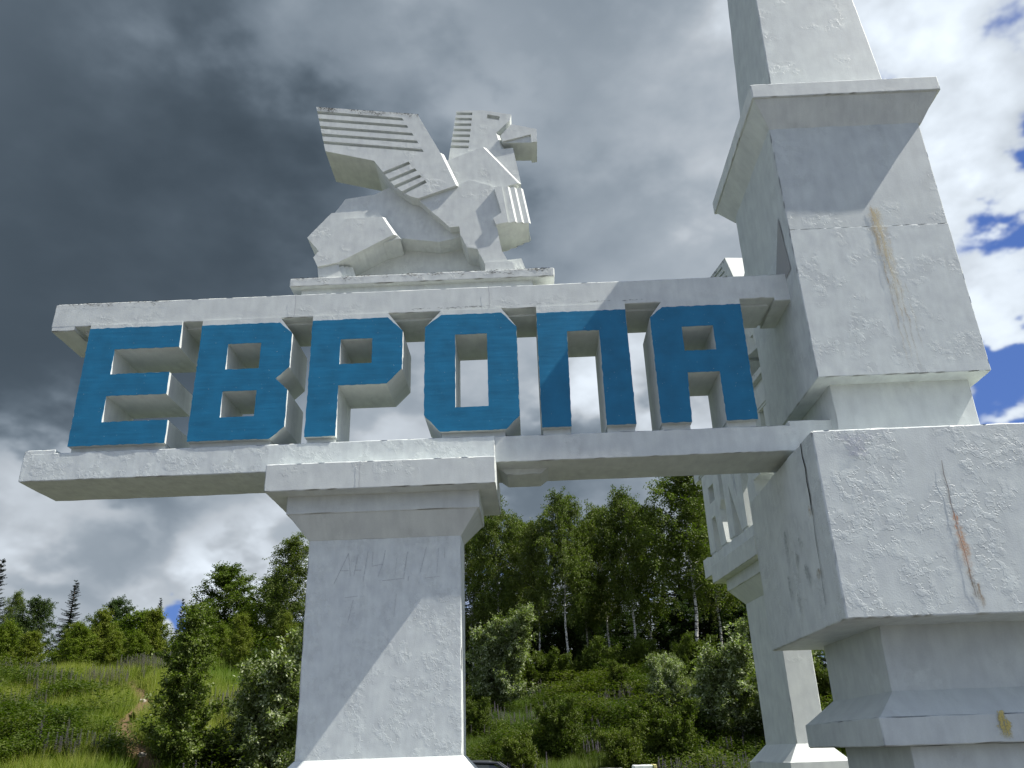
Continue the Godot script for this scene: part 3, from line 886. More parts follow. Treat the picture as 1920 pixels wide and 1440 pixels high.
func unit(r: RandomNumberGenerator) -> Vector3:
	var z := r.randf_range(-1, 1); var a := r.randf() * TAU; var q := sqrt(1.0 - z * z)
	return Vector3(q * cos(a), z, q * sin(a))

# a broad-leaved tree 10 m high at scale 1. p: bare (clear stem), radius, limbs, twigs, leaves, leaf, lw, droop, rise, colours, blotch (share of pale clumps), profile
func broad_tree(sd: int, p: Dictionary) -> Array:
	var r := RandomNumberGenerator.new(); r.seed = sd
	var wood := Shape.new(); var cr := Shape.new()
	var H := 10.0
	var stems: int = p.get("stems", 1)
	var limbs := []
	for st in stems:
		var lean: Vector3 = Vector3(r.randf_range(-1, 1), 0, r.randf_range(-1, 1)) * (p.get("lean", 0.25) if stems == 1 else p.get("spread", 1.2))
		var foot := Vector3.ZERO if stems == 1 else Vector3(lean.x, 0, lean.z) * 0.12
		var h := H * (1.0 if st == 0 else r.randf_range(0.72, 0.97))
		var r0: float = p.get("girth", 0.13) * (1.0 if stems == 1 else 0.7)
		var prev := foot - Vector3(0, 0.3, 0); var K := 9
		var pts := [foot]
		for i in range(1, K + 1):
			var t := i / float(K)
			var q: Vector3 = foot + lean * t * t + Vector3(0, h * t, 0) + Vector3(r.randf_range(-1, 1), 0, r.randf_range(-1, 1)) * 0.09
			tube(wood, prev, q, r0 * (1.0 - (i - 1) / float(K) * 0.93), r0 * (1.0 - t * 0.93), 7)
			prev = q; pts.append(q)
		var n: int = p.limbs / stems
		var ga := r.randf() * TAU
		for i in n:
			var f: float = (i + r.randf()) / n
			var t: float = lerpf(p.bare, 0.985, pow(f, p.get("low", 0.9)))
			var k := t * K; var ki := mini(int(k), K - 1)
			var base: Vector3 = pts[ki].lerp(pts[ki + 1], k - ki)
			ga += 2.4 + r.randf_range(-0.5, 0.5)
			var e: float = (t - p.bare) / (1.0 - p.bare)
			var prof: float = pow(sin(PI * clampf(lerpf(p.get("belly", 0.18), 1.0, e), 0.02, 0.98)), 0.8)
			var len: float = p.radius * prof * r.randf_range(0.55, 1.18) + 0.22
			var dir := Vector3(cos(ga), 0, sin(ga))
			var rise: float = lerpf(p.rise, p.rise + 0.6, e)
			limbs.append([base, (dir + Vector3(0, rise, 0)).normalized(), len, r0 * 0.32 * (1.0 - t * 0.75), e])
	for l in limbs:
		var at: Vector3 = l[0]; var dir: Vector3 = l[1]; var L: float = l[2]
		var K := 4; var q := [at]
		for i in K:
			dir = (dir + Vector3(r.randf_range(-.25, .25), r.randf_range(-.18, .22) - p.droop * 0.10, r.randf_range(-.25, .25))).normalized()
			var nx := at + dir * L / K
			tube(wood, at, nx, maxf(0.007, l[3] * (1.0 - i / float(K))), maxf(0.005, l[3] * (1.0 - (i + 1.0) / K)), 4)
			at = nx; q.append(at)
		var tone := r.randf()   # each bough has its own tone
		var tw: int = maxi(2, int(p.twigs * (0.45 + L / p.radius)))
		for j in tw:
			var f := pow(r.randf(), 0.65) * K
			var fi := mini(int(f), K - 1)
			var b: Vector3 = q[fi].lerp(q[fi + 1], f - fi)
			var td := (unit(r) + dir * 0.7 + Vector3(0, 0.25 - p.droop, 0)).normalized()
			var tl: float = p.get("twig", 0.5) * r.randf_range(0.5, 1.3)
			var pale: bool = r.randf() < p.get("blotch", 0.0)
			var tone2 := clampf(tone * 0.6 + r.randf() * 0.4, 0, 1)
			for k in p.leaves:
				var u := r.randf()
				var pos: Vector3 = b + td * tl * u + Vector3(0, -p.droop * 0.5 * tl * u * u, 0) + unit(r) * 0.055 * p.get("puff", 1.0)
				var ld := (td * 0.5 + unit(r) + Vector3(0, -0.25 - p.droop * 0.5, 0)).normalized()
				var fc := (unit(r) * 0.9 + Vector3(0, 0.75, 0)).normalized()
				var v := r.randf()
				var c: Color = p.dark.lerp(p.light, clampf(tone2 * 0.7 + v * 0.3, 0, 1))
				var s: float = p.leaf * r.randf_range(0.7, 1.25)
				if pale and r.randf() < p.get("paleshare", 0.65):
					c = p.pale.lerp(c, r.randf() * 0.35)
					s *= p.get("palesize", 1.0)
				leaf(cr, pos, ld, fc, s, s * p.lw, c)
	return [wood.mesh(), cr.mesh()]

func spruce_tree(sd: int) -> Array:
	var r := RandomNumberGenerator.new(); r.seed = sd
	var wood := Shape.new(); var cr := Shape.new()
	var H := 10.0
	tube(wood, Vector3(0, -0.3, 0), Vector3(0, H * 0.97, 0), 0.16, 0.02, 7)
	var y := 0.7
	while y < H - 0.1:
		var e := y / H
		var n := int(lerpf(10, 5, e))
		for i in n:
			var a := r.randf() * TAU
			var L := (1.0 - e) * 1.75 * r.randf_range(0.6, 1.15) + 0.14
			var dir := Vector3(cos(a), lerpf(-0.42, 0.55, e * e), sin(a)).normalized()
			var b := Vector3(0, y + r.randf_range(-.15, .15), 0)
			tube(wood, b, b + dir * L * 0.8, 0.022, 0.006, 3)
			var tone := r.randf()
			var k := int(L / 0.055) + 3
			for j in k:
				var t := (j + r.randf()) / k
				var pos := b + dir * L * t + Vector3(0, 0.16 * L * t * t, 0)
				for sgn in [-1.0, 1.0, 0.0]:
					var out: Vector3 = (dir * 0.8 + dir.cross(Vector3.UP) * sgn * 0.9 + Vector3(0, r.randf_range(-.55, .15), 0) + unit(r) * 0.2).normalized()
					var l := (0.10 + 0.22 * (1.0 - t) * minf(L, 1.2)) * r.randf_range(0.7, 1.2)
					var c := Color(0.018, 0.036, 0.018).lerp(Color(0.042, 0.074, 0.028), clampf(tone * 0.5 + t * 0.5 * r.randf(), 0, 1))
					leaf(cr, pos, out, (Vector3.UP + unit(r) * 0.5).normalized(), l, 0.055, c)
		y += lerpf(0.21, 0.16, e)
	return [wood.mesh(), cr.mesh()]

var KINDS := {}
func make_kinds():
	var birch := {"bare": .40, "radius": 1.75, "limbs": 60, "twigs": 12, "leaves": 40, "leaf": .086, "lw": .75, "droop": .75, "rise": .55, "girth": .085, "twig": .75, "belly": .2, "dark": Color(.066, .096, .015), "light": Color(.19, .22, .05), "puff": 1.9}
	KINDS.birch = []
	for i in 3: KINDS.birch.append(broad_tree(100 + i, birch))
	var low := birch.duplicate(); low.bare = .12; low.limbs = 72
	KINDS.leafy_birch = [broad_tree(110, low), broad_tree(111, low)]
	KINDS.aspen = []
	for i in 2: KINDS.aspen.append(broad_tree(120 + i, {"bare": .16, "radius": 2.6, "limbs": 74, "twigs": 16, "leaves": 30, "leaf": .105, "lw": .8, "droop": .15, "rise": .6, "girth": .13, "twig": .6, "belly": .25, "dark": Color(.052, .085, .013), "light": Color(.15, .195, .038), "puff": 2.2}))
	KINDS.round = []
	for i in 2: KINDS.round.append(broad_tree(130 + i, {"bare": .2, "radius": 3.0, "limbs": 60, "twigs": 14, "leaves": 30, "leaf": .125, "lw": .75, "droop": .2, "rise": .5, "girth": .15, "twig": .7, "belly": .3, "dark": Color(.034, .058, .017), "light": Color(.085, .12, .036), "puff": 2.4}))
	KINDS.spruce = [spruce_tree(140), spruce_tree(141)]
	KINDS.sapling = []
	for i in 3: KINDS.sapling.append(broad_tree(150 + i, {"bare": .05, "radius": 3.8, "limbs": 64, "twigs": 12, "leaves": 24, "leaf": .24, "lw": .55, "droop": .1, "rise": .85, "girth": .10, "twig": 1.0, "belly": .42, "dark": Color(.10, .135, .014), "light": Color(.22, .245, .036), "puff": 3.5}))
	KINDS.slender = [broad_tree(160, {"bare": .03, "radius": 2.5, "limbs": 84, "twigs": 15, "leaves": 26, "leaf": .145, "lw": .8, "droop": .0, "rise": .75, "girth": .09, "twig": .75, "belly": .45, "dark": Color(.062, .098, .015), "light": Color(.18, .225, .045), "blotch": .2, "pale": Color(.30, .34, .16), "puff": 2.0, "palesize": 1.0})]
	KINDS.silver = []
	for i in 2: KINDS.silver.append(broad_tree(170 + i, {"stems": 5, "spread": 4.6, "bare": .04, "radius": 3.0, "limbs": 130, "twigs": 12, "leaves": 28, "leaf": .27, "lw": .42, "droop": .05, "rise": .8, "girth": .16, "twig": 1.0, "belly": .4, "dark": Color(.085, .115, .03), "light": Color(.20, .235, .09), "blotch": .5, "pale": Color(.52, .56, .38), "puff": 3.2, "paleshare": .7, "palesize": 1.0}))
	KINDS.bush = []
	for i in 2: KINDS.bush.append(broad_tree(180 + i, {"stems": 6, "spread": 5.5, "bare": .03, "radius": 3.6, "limbs": 110, "twigs": 11, "leaves": 26, "leaf": .36, "lw": .6, "droop": .1, "rise": .7, "girth": .16, "twig": 1.4, "belly": .45, "dark": Color(.06, .09, .013), "light": Color(.17, .20, .038), "puff": 5.0}))

func plant(called: String, kind: String, which: int, x: float, z: float, top: float, wide: float, label: String, category: String, group := "", tint := Color.WHITE, bark: Material = null):
	var o := thing(called, label, category, Vector3(x, ground_height(x, z) - 0.05, z), group)
	var h := top - o.position.y
	var k: float = h / 10.0
	o.rotation.y = rng.randf() * TAU
	o.scale = Vector3(k * wide, k, k * wide)
	var m = KINDS[kind][which % KINDS[kind].size()]
	part("trunk" if kind != "bush" and kind != "silver" else "stems", m[0], bark if bark else M.bark, o)
	var lm: StandardMaterial3D = M.needle if kind == "spruce" else M.leaf
	var key := "leaf_%s_%s" % [tint.to_html(), kind == "spruce"]
	if not M.has(key):
		var t: StandardMaterial3D = lm.duplicate()
		t.albedo_color = tint.linear_to_srgb()
		M[key] = t
	var c := part("crown", m[1], M[key], o)
	c.set_meta("kind", "stuff")

func make_vegetation():
	make_kinds()
	# far left, behind the meadow
	plant("spruce_tree", "spruce", 0, -38.7, -60, 15.8, 1.15, "tall dark spruce cut by the left edge of the photo", "tree")
	plant("birch_tree", "leafy_birch", 0, -38.4, -62, 13.7, 0.8, "small pale birch just right of the leftmost spruce", "tree", "", Color(.9, .95, 1.0), M.birch)
	plant("broadleaf_tree", "round", 0, -35.4, -60, 12.6, 1.1, "low dark round tree between the pale birch and the single spruce", "tree")
	plant("spruce_tree", "spruce", 1, -34.0, -62, 14.4, 1.2, "single pointed spruce rising over the left meadow", "tree")
	plant("broadleaf_tree", "round", 1, -28.5, -58, 12.0, 1.15, "rounded broadleaf tree left of the twin spruces", "tree", "", Color(.95, 1.0, 1.0))
	plant("spruce_tree", "spruce", 1, -29.2, -66, 13.6, 0.85, "left one of the twin spruces over the meadow", "tree")
	plant("spruce_tree", "spruce", 0, -29.3 + 1.1, -68, 13.9, 0.8, "right one of the twin spruces over the meadow", "tree")
	plant("aspen_tree", "aspen", 0, -18.9, -52, 12.7, 1.55, "big full green aspen left of the front pillar", "tree")
	plant("aspen_tree", "aspen", 1, -16.6, -55, 12.6, 1.4, "darker aspen between the big aspen and the weeping birch", "tree", "", Color(.8, .85, .8))
	plant("birch_tree", "leafy_birch", 1, -14.4, -50, 14.1, 1.25, "airy weeping birch half hidden by the front pillar", "tree", "", Color(.9, .93, .95), M.birch)
	plant("birch_tree", "leafy_birch", 0, -12.6, -54, 13.2, 1.3, "dense birch mostly behind the front pillar", "tree", "", Color(.85, .9, .9), M.birch)
	# young trees along the crest of the left bank
	var saps := [[-27.2, -44, 8.5, .8, "young yellow-green tree at the left edge of the meadow crest"], [-24.7, -42, 7.7, .9, "second yellow-green sapling from the left on the crest"], [-24.2, -45, 8.5, .8, "yellow-green sapling below the single spruce"], [-21.9, -41, 7.8, .9, "low bushy sapling right of the single spruce"], [-23.8, -47, 9.4, .7, "slim light green sapling left of the rounded tree"], [-20.6, -42, 7.6, .9, "sapling in front of the rounded broadleaf tree"], [-19.0, -41, 7.4, .9, "low sapling under the twin spruces"], [-20.9, -47, 9.3, .75, "bright slender sapling covering the foot of the twin spruces"], [-17.2, -43, 7.6, 1.0, "sapling behind the dark slender tree"], [-13.9, -38, 7.2, .8, "bright green sapling under the big aspen"], [-12.3, -36, 7.2, .65, "thin upright sapling left of the silvery shrub by the pillar"], [-10.4, -36, 7.2, .55, "thin sapling above the silvery shrub, touching the front pillar"]]
	for i in saps.size():
		var a = saps[i]
		plant("sapling", "sapling", i, a[0], a[1], a[2], a[3] * 1.35, a[4], "sapling", "young trees on the left bank", Color(1, 1, 1) if i % 3 else Color(.85, .95, .8))
	for i in 16:
		plant("sapling", "sapling", i + 1, -30.0 + i * 1.25 + rng.randf_range(-.5, .5), -49 - rng.randf() * 5.0, 8.5 + rng.randf() * 1.3, 1.5, ORD[i] + " young tree from the left in the green thicket along the crest", "sapling", "thicket along the meadow crest", [Color(.72, .85, .7), Color(.85, .95, .75)][i % 2])
	plant("slender_tree", "slender", 0, -8.95, -22.6, 5.3, 1.0, "dark slender young tree beside the dirt path", "tree")
	plant("silvery_shrub", "silver", 0, -7.25, -24.0, 4.75, 1.05, "silvery shrub with pale tufts at left of the front pillar", "shrub")
	plant("silvery_shrub", "silver", 1, -8.9, -26.5, 3.3, 0.9, "low silvery shrub between the slender tree and the pillar", "shrub")
	plant("silvery_shrub", "silver", 1, -1.95, -44, 8.05, 1.05, "round silvery shrub right of the front pillar before the birches", "shrub")
	plant("silvery_shrub", "silver", 0, 7.6, -37, 6.2, 1.12, "large silvery shrub left of the far lit pillar", "shrub")
	plant("silvery_shrub", "silver", 1, 5.6, -38.5, 5.4, 0.9, "smaller silvery shrub left of the large one under the big birch", "shrub")
	plant("silvery_shrub", "silver", 1, 9.6, -36, 5.3, 1.0, "silvery shrub partly behind the far lit pillar", "shrub")
	# the birch grove
	var grove := [[-3.9, -55, 15.2, .9, 0, "birch at left of the grove beside the front pillar's capital"], [-2.0, -52, 16.4, .85, 1, "tall birch behind the capital's right corner"], [-0.6, -54, 15.6, .85, 2, "thin birch above the round silvery shrub"], [0.35, -51, 14.6, .8, 0, "second thin white stem right of the round silvery shrub"], [1.9, -49.5, 16.0, .85, 1, "birch with a forked white trunk at the middle of the grove"], [3.4, -56, 15.4, .9, 2, "birch behind and right of the forked one"], [4.7, -54, 16.2, .9, 0, "birch in the gap right of the grove's middle"], [6.0, -51, 16.4, .95, 1, "grey-stemmed birch left of the big birch"], [9.3, -49, 17.2, 1.2, 2, "biggest birch with thick white trunk and hanging crown"], [11.4, -53, 16.6, 1.0, 0, "birch right of the biggest one, near the far gate"], [7.6, -56, 16.4, 1.0, 1, "dark birch behind the biggest one"]]
	for g in grove:
		plant("birch_tree", "birch", g[4], g[0], g[1], g[2], g[3], g[5], "tree", "birch grove behind the monument", Color(.9, .95, .9) if g[4] else Color.WHITE, M.birch)
	# darker wood behind the grove
	plant("spruce_tree", "spruce", 0, 12.6, -60, 17.6, 1.0, "tall spruce right of the birch grove", "tree")
	plant("spruce_tree", "spruce", 1, 14.4, -58, 15.2, 1.1, "spruce beside the far gate's left end", "tree")
	for i in 11:
		plant("spruce_tree", "spruce", i, -5.5 + i * 2.1 + rng.randf_range(-.6, .6), -62 - rng.randf() * 5.0, 12.6 + rng.randf() * 3.0, 2.2, ORD[i] + " dark spruce from the left, deep in the wood behind the birches", "tree", "dark wood behind the birches")
	for i in 9:
		plant("broadleaf_tree", "round", i, -5.0 + i * 2.4 + rng.randf_range(-.6, .6), -58 - rng.randf() * 3.0, 9.4 + rng.randf() * 2.2, 1.4, ORD[i] + " shaded leafy tree from the left behind the birch stems", "tree", "dark wood behind the birches", Color(.7, .78, .7))
	plant("spruce_tree", "spruce", 0, 16.5, -52, 12.5, 1.2, "spruce behind the far lit pillar", "tree")
	plant("broadleaf_tree", "round", 0, 15.5, -46, 8.6, 0.8, "dark leafy tree between the far pillar and the obelisk foot", "tree", "", Color(.8, .85, .8))
	# low bushes on the slope
	var bushes := [[4.1, -44, 5.6, .9, 0, "leafy bush on the crest below the grey-stemmed birch"], [1.0, -36, 3.5, .8, 1, "light bush halfway down the slope under the forked birch"], [3.2, -33.5, 2.5, .9, 0, "low dark bush near the foot of the slope"], [-2.6, -39, 3.8, .9, 1, "low bush on the slope right of the front pillar"], [13.9, -42, 5.0, .9, 0, "bush seen between the far pillar and the obelisk"], [-12.3, -27, 3.1, .7, 1, "small dark bush left of the dirt path"], [-13.9, -25, 2.6, 1.0, 0, "bush among lupins at the lower left"], [-11.3, -24, 2.1, .8, 1, "low bush at the bottom left beside the path"], [5.2, -34.5, 3.2, 1.0, 1, "bush below the smaller silvery shrub"], [-0.6, -33.5, 2.3, 1.0, 0, "bush above the dark car"], [10.8, -34, 3.0, 1.0, 1, "low bush before the large silvery shrub"], [-8.6, -23.5, 2.4, .9, 0, "dark bush beside the front pillar's foot"]]
	for b in bushes:
		plant("bush", "bush", b[4], b[0], b[1], b[2], b[3], b[5], "bush", "bushes on the bank", Color(.85, .9, .8) if b[4] else Color(1, 1, .95))
	var where := ["left of the first white stem", "at the foot of the forked birch", "right of the forked birch", "between the middle birches", "left of the grey-stemmed birch", "right of the grey-stemmed birch", "left of the biggest birch's foot", "right of the biggest birch's foot"]
	for i in 8:
		plant("bush", "bush", i, -0.6 + i * 1.42 + rng.randf_range(-.3, .3), -47.2 - rng.randf() * 2.0, 6.3 + rng.randf() * 1.0, 0.85, "dark undergrowth bush " + where[i], "bush", "undergrowth below the birches", Color(.9, .95, .8))
	make_meadow()

func tuft(sd: int, blades: int, h: float, spread: float, w: float) -> ArrayMesh:
	var r := RandomNumberGenerator.new(); r.seed = sd
	var s := Shape.new()
	for i in blades:
		var a := r.randf() * TAU
		var b := Vector3(cos(a), 0, sin(a)) * r.randf() * spread
		var bend := Vector3(cos(a + r.randf_range(-1, 1)), 0, sin(a + r.randf_range(-1, 1))) * h * r.randf_range(.1, .45)
		var hh := h * r.randf_range(.55, 1.1)
		var side := Vector3(-sin(a * 3.0), 0, cos(a * 3.0)) * w
		var m := b + bend * .35 + Vector3(0, hh * .6, 0)
		var tip := b + bend + Vector3(0, hh, 0)
		var k := r.randf()
		var c := Color(.75, .9, .8).lerp(Color(1.15, 1.05, .9), k)
		var n := (side.cross(Vector3.UP) + Vector3(0, 0.6, 0)).normalized()
		for p in [b - side, m + side * .7, b + side, b - side, m - side * .7, m + side * .7, m - side * .7, tip, m + side * .7]:
			s.v.append(p); s.n.append(n); s.c.append(c)
	return s.mesh()

func herb(sd: int, leaves: int, h: float, spread: float, l: float) -> ArrayMesh:
	var r := RandomNumberGenerator.new(); r.seed = sd
	var s := Shape.new()
	for i in leaves:
		var a := r.randf() * TAU
		var d := Vector3(cos(a), 0, sin(a))
		var at := d * r.randf() * spread + Vector3(0, h * sqrt(r.randf()), 0)
		leaf(s, at, (d + unit(r) * .6 + Vector3(0, .1, 0)).normalized(), (Vector3.UP + unit(r) * .5).normalized(), l * r.randf_range(.6, 1.2), l * .5, Color.WHITE * r.randf_range(.8, 1.15))
	return s.mesh()

func spike(sd: int) -> ArrayMesh:
	var r := RandomNumberGenerator.new(); r.seed = sd
	var s := Shape.new()
	for i in 34:
		var t := i / 34.0
		var a := i * 2.4
		var d := Vector3(cos(a), .25, sin(a)).normalized()
		leaf(s, Vector3(0, .42 + t * .34, 0), d, Vector3.UP, .055 * (1.15 - t * .8), .045, Color(.16, .13, .30).lerp(Color(.28, .22, .40), r.randf()))
	for i in 8:
		var a := i * .8
		leaf(s, Vector3(0, .12 + .03 * i, 0), Vector3(cos(a), .2, sin(a)).normalized(), Vector3.UP, .22, .06, Color(.05, .085, .03))
	tubeleaf(s)
	return s.mesh()

func tubeleaf(s: Shape):
	for p in [Vector3(-.008, 0, 0), Vector3(.008, 0, 0), Vector3(0, .75, 0)]:
		s.v.append(p); s.n.append(Vector3(0, .3, 1)); s.c.append(Color(.06, .08, .03))

func scatter(called: String, mesh: Mesh, label: String, category: String, xf: Array, cols: PackedColorArray):
	var mm := MultiMesh.new()
	mm.transform_format = MultiMesh.TRANSFORM_3D
	mm.use_colors = true
	mm.mesh = mesh
	mm.instance_count = xf.size()
	for i in xf.size():
		mm.set_instance_transform(i, xf[i]); mm.set_instance_color(i, cols[i])
	var o := MultiMeshInstance3D.new()
	o.name = numbered(called)
	o.multimesh = mm
	o.material_override = M.leaf
	add_child(o)
	o.set_meta("kind", "stuff")
	tagged(o, label, category)

func make_meadow():
	var r := RandomNumberGenerator.new(); r.seed = 77
	var sets := [[], [], [], []]; var cols := [PackedColorArray(), PackedColorArray(), PackedColorArray(), PackedColorArray()]
	var hx := [[], []]; var hc := [PackedColorArray(), PackedColorArray()]
	var lx := []; var lc := PackedColorArray()
	var sx := []; var sc := PackedColorArray()
	var patches := noise(55, 0.09, 3); var herbs := noise(56, 0.13, 3); var lup := noise(57, 0.16, 2)
	for i in 90000:
		var d := r.randf_range(17.0, 56.0)
		var half := d * 0.58
		var x := r.randf_range(-d * 0.66 - 1.0, d * 0.36 + 1.0)
		if d < 27.0 and x > -7.0: continue
		if d < 30.5 and x > -3.0: continue
		if d > 48.0 and x > -6.0 and r.randf() < .75: continue
		if absf(x - path_x(d)) < .42 + .12 * sin(d * 5.0) and d < 34.0: continue
		var z := -d
		var y := ground_height(x, z)
		var k := patches.get_noise_2d(x, z); var hb := herbs.get_noise_2d(x, z)
		var right := smoothstep(-8.0, -2.0, x)
		if hb + patches.get_noise_2d(z, x) * .5 > lerpf(.3, .14, right) and r.randf() < lerpf(.006, .045, right):
			var s := r.randf_range(.6, 1.3)
			sx.append(Transform3D(Basis(Vector3.UP, r.randf() * TAU).scaled(Vector3(s * 1.2, s, s * 1.2)), Vector3(x, y - .05, z)))
			sc.append(Color(.045, .075, .016).lerp(Color(.12, .14, .03), r.randf()))
		if hb > lerpf(.24, .0, right) and r.randf() < .6:
			if r.randf() < .5:
				var w := r.randi() % 2
				var s := r.randf_range(.7, 1.35)
				hx[w].append(Transform3D(Basis(Vector3.UP, r.randf() * TAU).scaled(Vector3(s, s, s)), Vector3(x, y, z)))
				hc[w].append(Color(.055, .09, .018).lerp(Color(.13, .165, .032), r.randf()))
			continue
		var w := r.randi() % 4
		var s := r.randf_range(.65, 1.2) * lerpf(1.0, .8, right)
		sets[w].append(Transform3D(Basis(Vector3.UP, r.randf() * TAU).scaled(Vector3(s, s * r.randf_range(.8, 1.25), s)), Vector3(x, y - .03, z)))
		var c := Color(.118, .185, .024).lerp(Color(.26, .28, .06), clampf(.5 + k * 1.6 + r.randf_range(-.4, .4), 0, 1)) * Color(1, 1, 1).lerp(Color(.6, .68, .6), clampf(.35 + hb * 1.5 + lup.get_noise_2d(z * 2.0, x * 2.0), 0, 1) * lerpf(.6, 1.0, right))
		c = c.lerp(Color(.075, .11, .028), right * .65)
		cols[w].append(c)
		if lup.get_noise_2d(x, z) > lerpf(.2, .05, right) and r.randf() < .22:
			var q := r.randf_range(.8, 1.25)
			lx.append(Transform3D(Basis(Vector3.UP, r.randf() * TAU).scaled(Vector3(q, q, q)), Vector3(x + r.randf_range(-.2, .2), y, z + r.randf_range(-.2, .2))))
			lc.append(Color.WHITE * r.randf_range(.8, 1.1))
	for w in 4:
		scatter("meadow_grass", tuft(200 + w, 26, .52, .26, .0042), "long yellow-green meadow grass covering the bank", "grass", sets[w], cols[w])
	for w in 2:
		scatter("meadow_herbs", herb(210 + w, 90, .6, .34, .085), "leafy weeds growing among the grass on the bank", "weeds", hx[w], hc[w])
	scatter("scrub", herb(230, 340, 1.15, .7, .11), "low leafy scrub dotted over the bank", "scrub", sx, sc)
	scatter("lupin_flowers", spike(220), "purple lupin spikes scattered over the bank", "flowers", lx, lc)

# ---------------------------------------------------------------- small things at the foot
func make_cars_and_stones():
	make_car()
	var stones := [[2.05, -27.2, 1.10, .52, "long low pale concrete block at the photo's bottom edge"], [3.05, -27.0, 1.17, .36, "pale concrete block with a yellowish edge beside the longer one"]]
	for a in stones:
		var o := thing("concrete_block", a[4], "block", Vector3(a[0], 0, a[1]), "pale blocks at the foot of the bank")
		box_part("body", Vector3(-a[3], -0.1, -.4), Vector3(a[3], a[2], .4), M.white, o, .03, .12, .02, Vector2(.08, .08))
		if a[3] < .5:
			box_part("edge_strip", Vector3(a[3] - .09, a[2] - .10, -.38), Vector3(a[3] + .02, a[2] + .012, .38), plain(lin(.62, .58, .26), .8), o, .02, .2, .01)
	for i in 7:
		var d := 22.0 + i * 1.7
		var o := thing("stone", ORD[i] + " small pale stone from the bottom on the dirt path", "stone", Vector3(path_x(d) + rng.randf_range(-.3, .3), ground_height(path_x(d), -d) + .03, -d), "stones on the dirt path")
		var s := Shape.new()
		var q := rng.randf_range(.06, .13)
		cast_box(s, Vector3(-q, -q * .5, -q * .8), Vector3(q, q * .7, q * .8), q * .55, q * .5, q * .5)
		part("rock", s.mesh(), plain(lin(.42, .38, .33), .9), o)
		o.rotation.y = rng.randf() * TAU

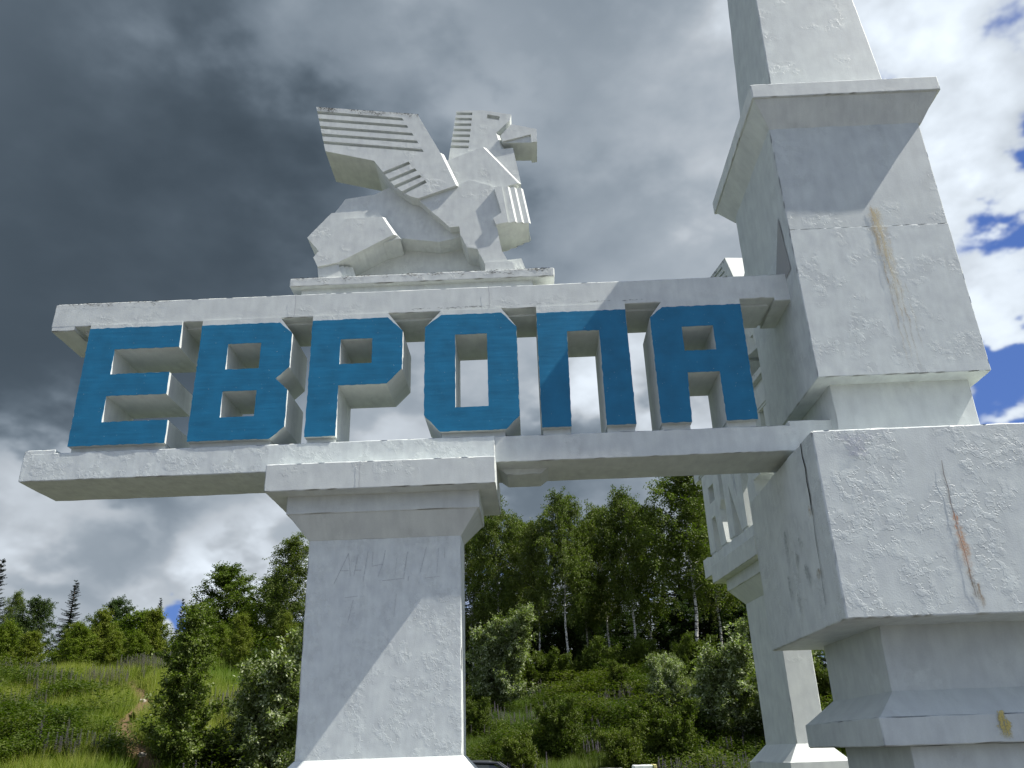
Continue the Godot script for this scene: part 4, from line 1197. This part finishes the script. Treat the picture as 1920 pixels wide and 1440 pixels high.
func make_car():
	var o := thing("parked_car", "dark grey car parked behind the front pillar, only its roof in view", "car", Vector3(-1.95, 0, -28.3))
	var paint := plain(lin(.028, .032, .042), .22)
	paint.metallic = .3; paint.clearcoat_enabled = true; paint.clearcoat = 1.0
	var glass := plain(lin(.02, .028, .03), .06); glass.metallic_specular = .7
	var rubber := plain(lin(.02, .02, .02), .9); var steel := plain(lin(.5, .5, .5), .35); steel.metallic = .8
	var b := Shape.new()
	loft(b, [[-2.15, .35, .62, .70], [-2.1, .28, .82, .80], [-1.5, .24, .92, .84], [0, .24, .94, .86], [1.5, .24, .90, .84], [2.05, .28, .72, .80], [2.18, .36, .58, .68]])
	part("body", b.mesh(), paint, o)
	var c := Shape.new()
	# greenhouse: glass block narrowing upwards, roof shell on top, pillars between the panes
	var sec := [[-1.75, .92], [-1.05, 1.36], [-.4, 1.435], [.45, 1.425], [1.35, .92]]
	for i in sec.size() - 1:
		var p = sec[i]; var q = sec[i + 1]
		for sd in [-1.0, 1.0]:
			var wp: float = sd * (.78 - (p[1] - .92) * .42); var wq: float = sd * (.78 - (q[1] - .92) * .42)
			c.quad(Vector3(p[0], .9, sd * .79), Vector3(q[0], .9, sd * .79), Vector3(q[0], q[1] - .05, wq), Vector3(p[0], p[1] - .05, wp), Vector3(0, .2, sd))
		c.quad(Vector3(p[0], p[1] - .05, -(.78 - (p[1] - .92) * .42)), Vector3(p[0], p[1] - .05, .78 - (p[1] - .92) * .42), Vector3(q[0], q[1] - .05, .78 - (q[1] - .92) * .42), Vector3(q[0], q[1] - .05, -(.78 - (q[1] - .92) * .42)), Vector3.UP)
	part("windows", c.mesh(), glass, o)
	var rf := Shape.new()
	var roof := [[-1.12, 1.33], [-.8, 1.41], [-.4, 1.445], [.1, 1.45], [.45, 1.435], [.72, 1.34]]
	for i in roof.size() - 1:
		var p = roof[i]; var q = roof[i + 1]
		var prof := [[-.62, -.06], [-.56, -.015], [0, .0], [.56, -.015], [.62, -.06]]
		for k in 4:
			rf.quad(Vector3(p[0], p[1] + prof[k][1], prof[k][0]), Vector3(q[0], q[1] + prof[k][1], prof[k][0]), Vector3(q[0], q[1] + prof[k + 1][1], prof[k + 1][0]), Vector3(p[0], p[1] + prof[k + 1][1], prof[k + 1][0]), Vector3.UP)
	part("roof", rf.mesh(), paint, o)
	for sd in [-1.0, 1.0]:
		for l in [[-1.72, .93, -1.1, 1.34], [-.28, .93, -.3, 1.40], [1.33, .93, .7, 1.35]]:
			var s := Shape.new()
			var w0: float = .80; var w1: float = .80 - (l[3] - .92) * .40
			for k in 4:
				pass
			tubebar(s, Vector3(l[0], l[1], sd * w0), Vector3(l[2], l[3], sd * w1), .035)
			part("window_post", s.mesh(), paint, o)
		var rail := Shape.new()
		tubebar(rail, Vector3(-1.1, 1.345, sd * .625), Vector3(-.3, 1.40, sd * .605), .03)
		tubebar(rail, Vector3(-.3, 1.40, sd * .605), Vector3(.7, 1.345, sd * .625), .03)
		part("roof_rail", rail.mesh(), paint, o)
		for x in [-1.32, 1.3]:
			var s := Shape.new()
			disc(s, Vector3(x, .31, sd * .72), .31, .11)
			var t := part("wheel", s.mesh(), rubber, o)
			var h := Shape.new()
			disc(h, Vector3(x, .31, sd * .745), .19, .11)
			part("rim", h.mesh(), steel, t)

func loft(s: Shape, secs: Array):   # [x, bottom, top, half width]
	for i in secs.size() - 1:
		var a = secs[i]; var b = secs[i + 1]
		var ring := func(q) -> Array:
			return [Vector3(q[0], q[1], -q[3] * .9), Vector3(q[0], (q[1] + q[2]) * .5, -q[3]), Vector3(q[0], q[2], -q[3] * .9), Vector3(q[0], q[2] + .02, 0), Vector3(q[0], q[2], q[3] * .9), Vector3(q[0], (q[1] + q[2]) * .5, q[3]), Vector3(q[0], q[1], q[3] * .9)]
		var ra: Array = ring.call(a); var rb: Array = ring.call(b)
		for k in 7:
			var m: int = (k + 1) % 7
			var mid: Vector3 = (ra[k] + ra[m]) * .5 - Vector3(a[0], (a[1] + a[2]) * .5, 0)
			s.quad(ra[k], ra[m], rb[m], rb[k], mid)
		if i == 0 or i == secs.size() - 2:
			var r: Array = ra if i == 0 else rb
			for k in range(1, 6):
				s.tri(r[0], r[k], r[k + 1], Vector3(-1 if i == 0 else 1, 0, 0))

func tubebar(s: Shape, a: Vector3, b: Vector3, r: float):
	var ax := (b - a).normalized(); var u := ax.cross(Vector3.BACK if absf(ax.z) < .9 else Vector3.UP).normalized(); var w := ax.cross(u)
	for k in 6:
		var t0 := TAU * k / 6.0; var t1 := TAU * (k + 1) / 6.0
		var d0 := (u * cos(t0) + w * sin(t0)) * r; var d1 := (u * cos(t1) + w * sin(t1)) * r
		s.quad(a + d0, a + d1, b + d1, b + d0, d0 + d1)

func disc(s: Shape, c: Vector3, r: float, half: float):
	for k in 20:
		var t0 := TAU * k / 20.0; var t1 := TAU * (k + 1) / 20.0
		var d0 := Vector3(cos(t0), sin(t0), 0) * r; var d1 := Vector3(cos(t1), sin(t1), 0) * r
		var z := Vector3(0, 0, half)
		s.quad(c + d0 - z, c + d1 - z, c + d1 + z, c + d0 + z, d0 + d1)
		s.tri(c + z, c + d0 + z, c + d1 + z, Vector3(0, 0, 1)); s.tri(c - z, c + d0 - z, c + d1 - z, Vector3(0, 0, -1))
